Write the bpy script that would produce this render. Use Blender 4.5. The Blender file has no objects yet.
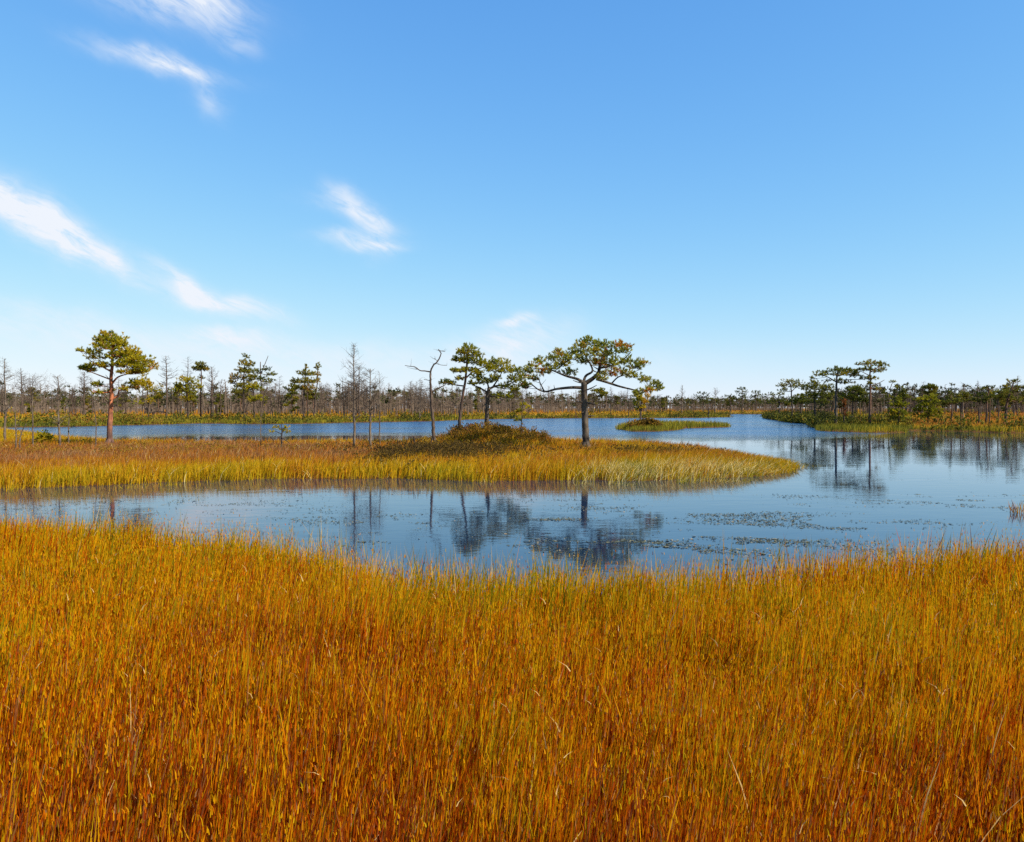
import bpy, math, random
import numpy as np

# ------------------------------------------------------------------ camera, world, sun, exposure
SC = bpy.context.scene
COL = SC.collection
F, CX, CY, HOR, CAMH = 800.0, 512.0, 421.0, 408.0, 1.7
PITCH = math.atan((CY - HOR) / F)

cam_d = bpy.data.cameras.new('camera')
cam_d.sensor_fit = 'HORIZONTAL'
cam_d.sensor_width = 36.0
cam_d.lens = 36.0 * F / 1024.0
cam_d.clip_start = 0.05
cam_d.clip_end = 9000
cam = bpy.data.objects.new('camera', cam_d)
COL.objects.link(cam)
cam.location = (0, 0, CAMH)
cam.rotation_euler = (math.pi / 2 - PITCH, 0, 0)
SC.camera = cam

SUN_EL, SUN_AZ = 38.0, 116.0           # azimuth clockwise from the view direction (+Y)
SKY_STRENGTH, SUN_STRENGTH, EXPOSURE = 0.15, 5.0, 0.72

SC.view_settings.view_transform = 'Standard'
SC.view_settings.look = 'None'
SC.view_settings.exposure = EXPOSURE
SC.view_settings.gamma = 1.0
SC.view_settings.use_curve_mapping = False
SC.cycles.use_denoising = False
SC.cycles.max_bounces = 6
SC.cycles.diffuse_bounces = 3
SC.cycles.glossy_bounces = 3
SC.cycles.transmission_bounces = 3

world = bpy.data.worlds.new('World')
SC.world = world
world.use_nodes = True


class NT:
    """small helper round a node tree"""
    def __init__(self, tree):
        self.t = tree

    def node(self, typ, **kw):
        n = self.t.nodes.new(typ)
        for k, v in kw.items():
            setattr(n, k, v)
        return n

    def link(self, a, b):
        self.t.links.new(a, b)

    def put(self, sock, v):
        if isinstance(v, bpy.types.NodeSocket):
            self.link(v, sock)
        else:
            sock.default_value = v

    def math(self, op, a, b=0.0, c=0.0, clamp=False):
        n = self.node('ShaderNodeMath', operation=op)
        n.use_clamp = clamp
        self.put(n.inputs[0], a)
        self.put(n.inputs[1], b)
        self.put(n.inputs[2], c)
        return n.outputs[0]

    def mix(self, fac, a, b, blend='MIX'):
        n = self.node('ShaderNodeMix', data_type='RGBA', blend_type=blend)
        self.put(n.inputs[0], fac)
        for s, v in ((n.inputs[6], a), (n.inputs[7], b)):
            if isinstance(v, bpy.types.NodeSocket):
                self.link(v, s)
            else:
                s.default_value = (*v[:3], 1)
        return n.outputs[2]

    def ramp(self, fac, stops, interp='LINEAR'):
        n = self.node('ShaderNodeValToRGB')
        cr = n.color_ramp
        cr.interpolation = interp
        while len(cr.elements) < len(stops):
            cr.elements.new(0.5)
        for e, (p, c) in zip(cr.elements, stops):
            e.position = p
            e.color = (*c, 1)
        self.put(n.inputs[0], fac)
        return n.outputs[0]

    def noise(self, vec, scale, detail=3.0, rough=0.55, dist=0.0):
        n = self.node('ShaderNodeTexNoise')
        n.inputs['Scale'].default_value = scale
        n.inputs['Detail'].default_value = detail
        n.inputs['Roughness'].default_value = rough
        n.inputs['Distortion'].default_value = dist
        if vec is not None:
            self.link(vec, n.inputs['Vector'])
        return n.outputs['Fac']


def build_world():
    t = NT(world.node_tree)
    t.t.nodes.clear()
    out = t.node('ShaderNodeOutputWorld')
    bg = t.node('ShaderNodeBackground')
    bg.inputs['Strength'].default_value = SKY_STRENGTH
    t.link(bg.outputs[0], out.inputs[0])
    sky = t.node('ShaderNodeTexSky', sky_type='NISHITA')
    sky.sun_disc = False
    sky.sun_elevation = math.radians(SUN_EL)
    sky.sun_rotation = math.radians(SUN_AZ)
    sky.altitude = 0
    sky.air_density = 0.8
    sky.dust_density = 0.0
    sky.ozone_density = 4.0
    # the camera film's shoulder for the bright sky: 1 - exp(-k x^g) per channel
    k = SKY_STRENGTH * 2 ** EXPOSURE
    sp = t.node('ShaderNodeSeparateColor'); t.link(sky.outputs[0], sp.inputs[0])
    cb = t.node('ShaderNodeCombineColor')
    for i, (gm, kk) in enumerate(((1.2, 2.35), (1.0, 2.72), (1.15, 5.9))):
        x = t.math('POWER', t.math('MULTIPLY', sp.outputs[i], .12), gm)
        x = t.math('SUBTRACT', 1.0, t.math('EXPONENT', t.math('MULTIPLY', x, -kk)))
        t.link(t.math('MULTIPLY', x, 1 / k), cb.inputs[i])
    air = cb.outputs[0]
    tc = t.node('ShaderNodeTexCoord')
    sep = t.node('ShaderNodeSeparateXYZ')
    t.link(tc.outputs['Generated'], sep.inputs[0])
    az = t.math('ARCTAN2', sep.outputs[0], sep.outputs[1])
    el = t.math('ARCSINE', sep.outputs[2])
    # cirrus wisps: (azimuth, elevation, half length, half width, tilt, opacity) in degrees
    def sk(x, y):
        u, v = (x - CX) / F, (HOR - y) / F
        return math.degrees(math.atan(u)), math.degrees(math.atan(v / math.sqrt(1 + u * u)))
    wisps = [(170, 2, 66, 20, 12, .75), (215, 10, 30, 18, 20, .5), (158, 66, 58, 9, 14, .75), (180, 72, 30, 12, 20, .4), (211, 104, 18, 13, 40, .42),
             (243, 47, 16, 10, 20, .3), (42, 222, 84, 20, 32, 1.15), (20, 205, 60, 18, 32, .7), (95, 256, 46, 11, 31, .75),
             (190, 284, 38, 9, 30, .95), (222, 302, 56, 10, 14, 1.0),
             (232, 336, 44, 9, 8, .95), (343, 196, 20, 9, 30, .55), (358, 213, 34, 9, 16, .75), (374, 232, 20, 16, 60, .6), (362, 242, 36, 6, 4, .8),
             (515, 320, 20, 5, -12, .9), (512, 342, 50, 17, -14, .8), (120, 345, 200, 20, 8, .5), (300, 352, 120, 14, 4, .35), (520, 362, 160, 16, 0, .4), (60, 318, 70, 9, 14, .25)]
    total = None
    cmb = t.node('ShaderNodeCombineXYZ')
    t.link(az, cmb.inputs[0]); t.link(el, cmb.inputs[1])
    warp = t.node('ShaderNodeTexNoise')
    warp.inputs['Scale'].default_value = 14; warp.inputs['Detail'].default_value = 4
    t.link(cmb.outputs[0], warp.inputs['Vector'])
    ws = t.node('ShaderNodeSeparateColor'); t.link(warp.outputs['Color'], ws.inputs[0])
    azw = t.math('ADD', az, t.math('MULTIPLY', t.math('SUBTRACT', ws.outputs[0], .5), .06))
    elw = t.math('ADD', el, t.math('MULTIPLY', t.math('SUBTRACT', ws.outputs[1], .5), .035))
    for (x, y, L, W, tilt, op) in wisps:
        a0, e0 = sk(x, y)
        a1, e1 = sk(x + L * math.cos(math.radians(tilt)), y + L * math.sin(math.radians(tilt)))
        da, de = math.radians(a1 - a0), math.radians(e1 - e0)
        Lr = math.hypot(da, de); ca, sa = da / Lr, de / Lr
        Wr = Lr * W / L
        dx = t.math('SUBTRACT', azw, math.radians(a0)); dy = t.math('SUBTRACT', elw, math.radians(e0))
        p = t.math('MULTIPLY_ADD', dx, ca / Lr, t.math('MULTIPLY', dy, sa / Lr))
        q = t.math('MULTIPLY_ADD', dx, -sa / Wr, t.math('MULTIPLY', dy, ca / Wr))
        r2 = t.math('MULTIPLY_ADD', p, p, t.math('MULTIPLY', q, q))
        g = t.math('MULTIPLY', t.math('EXPONENT', t.math('MULTIPLY', r2, -1.0)), op * 1.0)
        total = g if total is None else t.math('ADD', total, g)
    mp = t.node('ShaderNodeMapping')
    mp.inputs['Scale'].default_value = (17, 62, 1)
    turn = t.node('ShaderNodeMapping')
    turn.inputs['Rotation'].default_value = (0, 0, math.radians(23))
    t.link(cmb.outputs[0], turn.inputs[0])
    t.link(turn.outputs[0], mp.inputs[0])
    mp0 = t.node('ShaderNodeVectorMath', operation='ADD')
    t.link(mp.outputs[0], mp0.inputs[0]); t.link(warp.outputs['Color'], mp0.inputs[1])
    st = t.noise(mp0.outputs[0], 1.3, 9, .66, .5)
    stm = t.math('MULTIPLY_ADD', st, 2.6, -.52, clamp=True)
    fac = t.math('MULTIPLY', total, stm)
    fac = t.math('MULTIPLY', fac, .95, clamp=True)
    k = SKY_STRENGTH * 2 ** EXPOSURE
    white = (.86 / k, .91 / k, .99 / k)
    t.link(t.mix(fac, air, white), bg.inputs['Color'])


build_world()

sun_d = bpy.data.lights.new('sun', 'SUN')
sun_d.energy = SUN_STRENGTH
sun_d.angle = math.radians(0.5)
sun_d.color = (1.0, .93, .82)
sun = bpy.data.objects.new('sun', sun_d)
COL.objects.link(sun)
_a, _e = math.radians(SUN_AZ), math.radians(SUN_EL)
from mathutils import Vector
sun.rotation_euler = Vector((-math.sin(_a) * math.cos(_e), -math.cos(_a) * math.cos(_e), -math.sin(_e))).to_track_quat('-Z', 'Y').to_euler()

# ------------------------------------------------------------------ helpers
RNG = np.random.default_rng(7)


def vnoise(x, y, seed=0):
    """value noise 0..1 on a unit lattice"""
    x = np.asarray(x, float); y = np.asarray(y, float)
    xi = np.floor(x).astype(np.int64); yi = np.floor(y).astype(np.int64)
    fx = x - xi; fy = y - yi
    fx = fx * fx * (3 - 2 * fx); fy = fy * fy * (3 - 2 * fy)
    def h(a, b):
        n = (a * 374761393 + b * 668265263 + seed * 982451653) & 0x7fffffff
        n = ((n ^ (n >> 13)) * 1274126177) & 0x7fffffff
        return ((n ^ (n >> 16)) & 0xffff) / 65535.0
    return (h(xi, yi) * (1 - fx) + h(xi + 1, yi) * fx) * (1 - fy) + (h(xi, yi + 1) * (1 - fx) + h(xi + 1, yi + 1) * fx) * fy


def fnoise(x, y, seed=0):
    return vnoise(x, y, seed) * .57 + vnoise(np.asarray(x) * 2.1, np.asarray(y) * 2.1, seed + 1) * .28 + vnoise(np.asarray(x) * 4.3, np.asarray(y) * 4.3, seed + 2) * .15


def sstep(a, b, x):
    t = np.clip((np.asarray(x, float) - a) / (b - a), 0, 1)
    return t * t * (3 - 2 * t)


def P(px, py):
    """where the sight line of a point of the view meets the water level"""
    d = F * CAMH / (py - HOR)
    return ((px - CX) / F * d, d)


def D(px, d):
    return ((px - CX) / F * d, d)


class MB:
    """collects vertices, faces and a tint per vertex; build() links ONE mesh object"""
    def __init__(self):
        self.v, self.q, self.t, self.tint, self.n = [], [], [], [], 0

    def add(self, v, quads=None, tris=None, tint=0.5):
        v = np.asarray(v, float).reshape(-1, 3)
        if quads is not None and len(quads):
            self.q.append(np.asarray(quads, np.int64).reshape(-1, 4) + self.n)
        if tris is not None and len(tris):
            self.t.append(np.asarray(tris, np.int64).reshape(-1, 3) + self.n)
        self.tint.append(np.broadcast_to(np.asarray(tint, float), (len(v),)))
        self.v.append(v)
        self.n += len(v)

    def tube(self, pts, rad, n=6, tint=0.5):
        pts = np.asarray(pts, float); rad = np.broadcast_to(np.asarray(rad, float), (len(pts),))
        tan = np.gradient(pts, axis=0)
        tan /= np.linalg.norm(tan, axis=1)[:, None] + 1e-9
        ref = np.array([0.0, 1.0, 0.0]) if abs(tan[:, 1]).max() < .9 else np.array([1.0, 0.0, 0.0])
        u = np.cross(tan, ref); u /= np.linalg.norm(u, axis=1)[:, None] + 1e-9
        w = np.cross(tan, u)
        a = np.arange(n) * 2 * math.pi / n
        ring = pts[:, None, :] + rad[:, None, None] * (np.cos(a)[None, :, None] * u[:, None, :] + np.sin(a)[None, :, None] * w[:, None, :])
        m = len(pts)
        i, j = np.meshgrid(np.arange(m - 1), np.arange(n), indexing='ij')
        k = (j + 1) % n
        quads = np.stack([i * n + j, i * n + k, (i + 1) * n + k, (i + 1) * n + j], -1).reshape(-1, 4)
        v = np.concatenate([ring.reshape(-1, 3), pts[-1:] + tan[-1:] * rad[-1]])
        j = np.arange(n)
        tris = np.stack([(m - 1) * n + j, (m - 1) * n + (j + 1) % n, np.full(n, m * n)], -1)
        self.add(v, quads, tris, tint)

    def mesh(self, name, mat, smooth=False):
        me = bpy.data.meshes.new(name)
        v = np.concatenate(self.v) if self.v else np.zeros((0, 3))
        q = np.concatenate(self.q) if self.q else np.zeros((0, 4), np.int64)
        t = np.concatenate(self.t) if self.t else np.zeros((0, 3), np.int64)
        me.vertices.add(len(v))
        me.vertices.foreach_set('co', v.astype(np.float32).ravel())
        loops = np.concatenate([q.ravel(), t.ravel()]).astype(np.int32)
        me.loops.add(len(loops))
        me.loops.foreach_set('vertex_index', loops)
        starts = np.concatenate([np.arange(len(q)) * 4, len(q) * 4 + np.arange(len(t)) * 3]).astype(np.int32)
        me.polygons.add(len(starts))
        me.polygons.foreach_set('loop_start', starts)
        me.polygons.foreach_set('use_smooth', np.full(len(starts), smooth))
        me.update(calc_edges=True)
        at = me.attributes.new('tint', 'FLOAT', 'POINT')
        at.data.foreach_set('value', np.concatenate(self.tint).astype(np.float32))
        me.materials.append(mat)
        return me

    def build(self, name, mat, parent=None, smooth=False):
        o = bpy.data.objects.new(name, self.mesh(name, mat, smooth))
        COL.objects.link(o)
        if parent is not None:
            o.parent = parent
        return o


def tag(o, label=None, cat=None, group=None, kind=None):
    if label: o['label'] = label
    if cat: o['category'] = cat
    if group: o['group'] = group
    if kind: o['kind'] = kind
    return o


def empty(name, loc):
    o = bpy.data.objects.new(name, None)
    o.empty_display_size = .3
    COL.objects.link(o)
    o.location = loc
    return o


def dup(root, loc, rz=0.0, scale=(1, 1, 1)):
    r = root.copy(); COL.objects.link(r)
    r.location = loc; r.rotation_euler = (0, 0, rz); r.scale = scale
    for ch in list(root.children):
        c = ch.copy(); COL.objects.link(c); c.parent = r
    return r


# ------------------------------------------------------------------ materials
def leafy(name, stops, trans=.3, rough=.6, var=0.0, vscale=2.0):
    """thin leaf or blade: diffuse and translucent, its colour picked by the tint of each leaf"""
    m = bpy.data.materials.new(name); m.use_nodes = True
    t = NT(m.node_tree); t.t.nodes.clear()
    out = t.node('ShaderNodeOutputMaterial')
    at = t.node('ShaderNodeAttribute', attribute_name='tint')
    col = t.ramp(at.outputs['Fac'], stops)
    if var:
        oi = t.node('ShaderNodeObjectInfo')
        hs = t.node('ShaderNodeHueSaturation')
        t.put(hs.inputs['Value'], t.math('MULTIPLY_ADD', oi.outputs['Random'], var, 1 - var / 2))
        t.put(hs.inputs['Hue'], t.math('MULTIPLY_ADD', oi.outputs['Random'], -.04, .52))
        t.link(col, hs.inputs['Color']); col = hs.outputs[0]
    pb = t.node('ShaderNodeBsdfPrincipled')
    pb.inputs['Roughness'].default_value = rough
    pb.inputs['Specular IOR Level'].default_value = .08
    t.link(col, pb.inputs['Base Color'])
    tr = t.node('ShaderNodeBsdfTranslucent'); t.link(col, tr.inputs['Color'])
    mx = t.node('ShaderNodeMixShader'); mx.inputs[0].default_value = trans
    t.link(pb.outputs[0], mx.inputs[1]); t.link(tr.outputs[0], mx.inputs[2])
    t.link(mx.outputs[0], out.inputs[0])
    return m


def bark(name, low, high, split=None, scale=9.0, bump=.5):
    """bark with plates and lichen; low is the colour at the butt, high the flaky upper bark"""
    m = bpy.data.materials.new(name); m.use_nodes = True
    t = NT(m.node_tree); t.t.nodes.clear()
    out = t.node('ShaderNodeOutputMaterial')
    pb = t.node('ShaderNodeBsdfPrincipled'); pb.inputs['Roughness'].default_value = .85
    pb.inputs['Specular IOR Level'].default_value = .2
    tc = t.node('ShaderNodeTexCoord')
    mp = t.node('ShaderNodeMapping'); mp.inputs['Scale'].default_value = (1, 1, .35)
    t.link(tc.outputs['Object'], mp.inputs[0])
    n = t.noise(mp.outputs[0], scale, 4, .65)
    n2 = t.noise(tc.outputs['Object'], scale * .33, 3)
    if split is None:
        base = t.mix(t.math('MULTIPLY_ADD', n2, 3, -1, clamp=True), low, high)
    else:
        sp = t.node('ShaderNodeSeparateXYZ'); t.link(tc.outputs['Object'], sp.inputs[0])
        f = t.math('MULTIPLY_ADD', sp.outputs[2], .8, -split * .8)
        f = t.math('ADD', f, t.math('MULTIPLY_ADD', n2, 3.0, -1.5))
        base = t.mix(t.math('ADD', f, .5, clamp=True), low, high)
    col = t.mix(t.math('MULTIPLY_ADD', n, 2.6, -.9, clamp=True), t.mix(1.0, base, (.30, .27, .26), 'MULTIPLY'), base)
    t.link(col, pb.inputs['Base Color'])
    b = t.node('ShaderNodeBump'); b.inputs['Strength'].default_value = bump; b.inputs['Distance'].default_value = .03
    t.link(n, b.inputs['Height']); t.link(b.outputs[0], pb.inputs['Normal'])
    t.link(pb.outputs[0], out.inputs[0])
    return m


M = {}
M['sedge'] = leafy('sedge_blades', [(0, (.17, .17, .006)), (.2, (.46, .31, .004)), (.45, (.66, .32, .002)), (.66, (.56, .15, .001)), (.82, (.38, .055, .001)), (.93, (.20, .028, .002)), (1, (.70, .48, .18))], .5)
M['meadow'] = leafy('meadow_blades', [(0, (.11, .13, .008)), (.25, (.33, .25, .008)), (.5, (.50, .28, .006)), (.72, (.40, .14, .007)), (.9, (.24, .065, .02)), (1, (.72, .56, .22))], .3)
M['far_meadow'] = leafy('far_meadow_blades', [(0, (.085, .095, .012)), (.25, (.24, .20, .014)), (.5, (.40, .25, .012)), (.72, (.46, .18, .02)), (.95, (.30, .10, .025))], .25)
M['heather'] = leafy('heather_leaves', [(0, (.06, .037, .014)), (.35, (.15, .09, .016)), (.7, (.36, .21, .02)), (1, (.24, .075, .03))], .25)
M['bank'] = leafy('bank_leaves', [(0, (.03, .032, .01)), (.3, (.07, .075, .012)), (.55, (.16, .15, .018)), (.68, (.27, .23, .02)), (.82, (.27, .15, .018)), (1, (.17, .065, .02))], .25)
M['pine_gold'] = leafy('golden_needles', [(0, (.10, .12, .012)), (.4, (.28, .26, .014)), (.8, (.46, .36, .016)), (1, (.50, .32, .018))], .48)
M['pine_rust'] = leafy('olive_needles', [(0, (.08, .10, .016)), (.4, (.23, .23, .02)), (.78, (.38, .34, .024)), (.90, (.42, .26, .02)), (.97, (.46, .13, .015)), (1, (.42, .12, .02))], .42)
M['pine_dark'] = leafy('dark_needles', [(0, (.05, .065, .014)), (.5, (.16, .16, .018)), (.85, (.28, .24, .022)), (1, (.32, .20, .02))], .44, var=.5)
M['yellow'] = leafy('yellow_leaves', [(0, (.22, .22, .012)), (.5, (.55, .42, .015)), (1, (.65, .36, .012))], .45)
M['rusty'] = leafy('rusty_needles', [(0, (.12, .04, .012)), (1, (.36, .12, .02))], .2)
M['pads'] = leafy('floating_leaves', [(0, (.035, .04, .02)), (.6, (.09, .085, .04)), (.9, (.22, .19, .10)), (1, (.32, .22, .10))], 0.0, .35)
M['bark_grey'] = bark('grey_bark', (.06, .045, .032), (.19, .15, .105))
M['bark_red'] = bark('red_bark', (.20, .105, .075), (.58, .20, .085), split=1.25)
M['bark_warm'] = bark('warm_bark', (.10, .075, .055), (.24, .12, .07), split=1.6)
M['dead'] = bark('dead_wood', (.15, .108, .072), (.25, .19, .13), None, 14, .3)
M['dead_dark'] = bark('dark_dead_wood', (.09, .06, .042), (.18, .125, .085), None, 12, .3)
M['rot'] = bark('rotten_wood', (.05, .035, .028), (.12, .085, .06), None, 12, .4)


def ground_material():
    m = bpy.data.materials.new('bog_ground'); m.use_nodes = True
    t = NT(m.node_tree); t.t.nodes.clear()
    out = t.node('ShaderNodeOutputMaterial')
    pb = t.node('ShaderNodeBsdfPrincipled'); pb.inputs['Roughness'].default_value = .95
    pb.inputs['Specular IOR Level'].default_value = .1
    tc = t.node('ShaderNodeTexCoord')
    n1 = t.noise(tc.outputs['Object'], 1.7, 5, .6)
    n2 = t.noise(tc.outputs['Object'], .06, 4, .6)
    moss = t.ramp(n1, [(.3, (.05, .02, .007)), (.48, (.12, .05, .010)), (.62, (.14, .075, .012)), (.75, (.07, .06, .012))])
    far = t.ramp(t.math('ADD', t.math('MULTIPLY', n1, .4), t.math('MULTIPLY', n2, .6)), [(.35, (.13, .085, .018)), (.5, (.30, .15, .025)), (.62, (.36, .15, .03)), (.72, (.15, .13, .02))])
    at = t.node('ShaderNodeAttribute', attribute_name='tint')
    t.link(t.mix(at.outputs['Fac'], moss, far), pb.inputs['Base Color'])
    b = t.node('ShaderNodeBump'); b.inputs['Strength'].default_value = .8; b.inputs['Distance'].default_value = .08
    t.link(t.noise(tc.outputs['Object'], 9, 4), b.inputs['Height']); t.link(b.outputs[0], pb.inputs['Normal'])
    t.link(pb.outputs[0], out.inputs[0])
    return m


def water_material():
    m = bpy.data.materials.new('peat_water'); m.use_nodes = True
    t = NT(m.node_tree); t.t.nodes.clear()
    out = t.node('ShaderNodeOutputMaterial')
    pb = t.node('ShaderNodeBsdfPrincipled')
    pb.inputs['IOR'].default_value = 1.33
    tc = t.node('ShaderNodeTexCoord')
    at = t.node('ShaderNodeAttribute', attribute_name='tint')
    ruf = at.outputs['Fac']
    t.link(t.mix(ruf, (.004, .018, .046), (.006, .052, .135)), pb.inputs['Base Color'])  # ruffled water gets a bluer base colour, standing in for reflected higher sky
    mp = t.node('ShaderNodeMapping'); mp.inputs['Scale'].default_value = (1.0, 2.0, 1); mp.inputs['Rotation'].default_value = (0, 0, .25)
    t.link(tc.outputs['Object'], mp.inputs[0])
    small = t.noise(mp.outputs[0], 5.0, 3, .6, .4)
    big = t.noise(mp.outputs[0], 1.1, 2, .5, .3)
    h = t.math('ADD', t.math('MULTIPLY', small, .35), big)
    # calm lanes and light puffs of wind
    puff = t.noise(mp.outputs[0], .12, 3, .6)
    calm = t.math('MULTIPLY_ADD', puff, 3.0, -1.0, clamp=True)
    st = t.math('ADD', t.math('MULTIPLY_ADD', calm, .030, .006), t.math('MULTIPLY', ruf, 1.0))
    b = t.node('ShaderNodeBump'); b.inputs['Distance'].default_value = .12
    t.link(st, b.inputs['Strength'])
    t.link(h, b.inputs['Height']); t.link(b.outputs[0], pb.inputs['Normal'])
    t.put(pb.inputs['Roughness'], t.math('MULTIPLY_ADD', ruf, .18, .002))
    t.link(pb.outputs[0], out.inputs[0])
    return m


M['ground'] = ground_material()
M['water'] = water_material()

# ------------------------------------------------------------------ the lie of the land
near_shore = [(-60, 17), (-14, 11.6), (-5.7, 9.0), (-4.3, 8.6), (-3.0, 8.3), (-2.1, 7.7), (-1.5, 7.1), (-.95, 6.5), (-.35, 6.15), (.3, 6.1), (.95, 6.0), (1.5, 6.15), (2.2, 6.6), (3.2, 7.0), (4.2, 7.2), (5.1, 7.4), (9, 8.4), (60, 15), (60, -45), (-60, -45)]
island = [P(-160, 494), P(-80, 491), P(0, 488), P(60, 487), P(100, 485), P(200, 481), P(300, 478), P(400, 479), P(480, 481), P(560, 481), P(650, 480), P(740, 477), P(785, 472), P(797, 467),
          D(775, 24.5), D(740, 27.5), D(700, 31), D(650, 34.5), D(600, 37), D(540, 39), D(430, 38), D(380, 36.5), D(300, 35.5), D(200, 35.5), D(120, 37), D(60, 42), D(30, 50), D(0, 58), D(-160, 66)]
far_land = [(-4000, 60), P(-320, 431), P(-120, 430), P(-20, 428), P(60, 427), P(120, 425.6), P(200, 423.6), P(250, 424.2), P(300, 424), P(350, 422.6), P(430, 421.4), P(470, 419.6), P(560, 418.4), P(640, 418.2), P(700, 418.0), P(730, 417.2), P(727, 415.6), P(700, 415.0),
            P(690, 414.5), P(725, 414.1), P(766, 414.3), P(764, 416.5), P(768, 419), P(790, 422.5), P(812, 424.0), P(816, 429.5), P(822, 431.3), P(860, 432.6), P(904, 432.8), P(912, 430.8), P(960, 431.2), P(1000, 432.6), P(1060, 433), P(1200, 436), P(1500, 436), (4000, 60), (4000, 5000), (-4000, 5000)]
islet = [P(618, 428.0), P(630, 431.6), P(655, 431.8), P(690, 428.4), P(726, 427.4), P(731, 426.0), P(700, 424.8), P(640, 423.6)]
LANDS = [near_shore, island, far_land, islet]


def poly_sd(poly, X, Y):
    X = np.asarray(X, float); Y = np.asarray(Y, float)
    d2 = np.full(X.shape, 1e18); ins = np.zeros(X.shape, bool)
    n = len(poly)
    for i in range(n):
        ax, ay = poly[i]; bx, by = poly[(i + 1) % n]
        ex, ey = bx - ax, by - ay
        tt = np.clip(((X - ax) * ex + (Y - ay) * ey) / (ex * ex + ey * ey + 1e-12), 0, 1)
        d2 = np.minimum(d2, (X - ax - tt * ex) ** 2 + (Y - ay - tt * ey) ** 2)
        c = ((ay > Y) != (by > Y))
        if by != ay:
            ins ^= c & (X < ex * (Y - ay) / (by - ay) + ax)
    return np.where(ins, 1, -1) * np.sqrt(d2)


def shore(X, Y, which=None):
    """signed distance to the shore, positive on land"""
    X = np.asarray(X, float); Y = np.asarray(Y, float)
    s = np.full(X.shape, -1e9)
    for i, p in enumerate(LANDS):
        if which is None or i == which:
            s = np.maximum(s, poly_sd(p, X, Y))
    amp = np.clip(np.hypot(X, Y) * .025, .12, 1.0)
    return s + (fnoise(X / (amp * 3), Y / (amp * 3), 3) - .5) * amp * 1.3


MOUND = D(487, 33.5)


def height(X, Y):
    X = np.asarray(X, float); Y = np.asarray(Y, float)
    s = shore(X, Y)
    z = -.5 + .5 * sstep(-1.2, 0, s) + .09 * sstep(0, .5, s)
    far = sstep(45, 60, Y) * sstep(1, 24, s)
    z = z + far * (.42 + .5 * (fnoise(X / 22, Y / 22, 9) - .4))
    z = z + .10 * (fnoise(X / 1.3, Y / 1.3, 21) - .5) * sstep(.3, 1.5, s)
    mx, my = MOUND
    dx = (X - mx) / np.where(X < mx, 2.0, 2.4); dy = (Y - my) / 2.6
    z = z + .50 * np.exp(-(dx * dx + dy * dy) ** 1.5 * .9) * sstep(-.2, .6, s)
    return z


def hz(x, y):
    return float(height(np.array([x]), np.array([y]))[0])


def polar(name, mat, zfun, tfun, r0, r1, ratio):
    nr = int(math.log(r1 / r0) / math.log(ratio)) + 1
    r = r0 * ratio ** np.arange(nr + 1)
    a = np.concatenate([np.linspace(-.85, .85, 420), np.linspace(.85, 2 * math.pi - .85, 90)[1:-1]])
    R, A = np.meshgrid(r, a, indexing='ij')
    X, Y = R * np.sin(A), R * np.cos(A)
    Z = zfun(X, Y)
    m = len(a)
    i, j = np.meshgrid(np.arange(nr), np.arange(m), indexing='ij'); k = (j + 1) % m
    quads = np.stack([i * m + j, i * m + k, (i + 1) * m + k, (i + 1) * m + j], -1).reshape(-1, 4)[:, ::-1]
    mb = MB(); T = tfun(X, Y)
    v = np.stack([X, Y, Z], -1).reshape(-1, 3)
    mb.add(np.concatenate([v, [[0, 0, float(Z[0].mean())]]]), quads, np.stack([np.arange(m), (np.arange(m) + 1) % m, np.full(m, len(v))], -1)[:, ::-1], np.append(T.ravel(), T[0].mean()))
    return mb.build(name, mat, None, True)


g = polar('bog_ground', M['ground'], height, lambda X, Y: sstep(40, 60, Y) * sstep(3, 9, shore(X, Y)), .3, 4500, 1.016)
tag(g, 'low boggy ground with rusty moss rising out of the water', 'ground', None, 'structure')


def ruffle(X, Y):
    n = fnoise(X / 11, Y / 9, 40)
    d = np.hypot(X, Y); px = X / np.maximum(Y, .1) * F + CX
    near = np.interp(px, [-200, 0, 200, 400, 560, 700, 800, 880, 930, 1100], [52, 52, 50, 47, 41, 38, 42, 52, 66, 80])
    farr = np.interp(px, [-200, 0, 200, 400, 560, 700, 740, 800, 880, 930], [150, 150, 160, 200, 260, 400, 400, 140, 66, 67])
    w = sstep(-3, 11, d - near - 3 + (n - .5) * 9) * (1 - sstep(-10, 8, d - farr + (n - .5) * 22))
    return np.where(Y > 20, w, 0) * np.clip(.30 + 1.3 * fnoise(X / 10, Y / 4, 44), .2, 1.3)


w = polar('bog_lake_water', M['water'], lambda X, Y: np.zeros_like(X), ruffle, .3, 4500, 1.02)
tag(w, 'dark calm lake water with a wind ruffled band coloured with reflected sky blue', 'water', None, 'structure')


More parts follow.
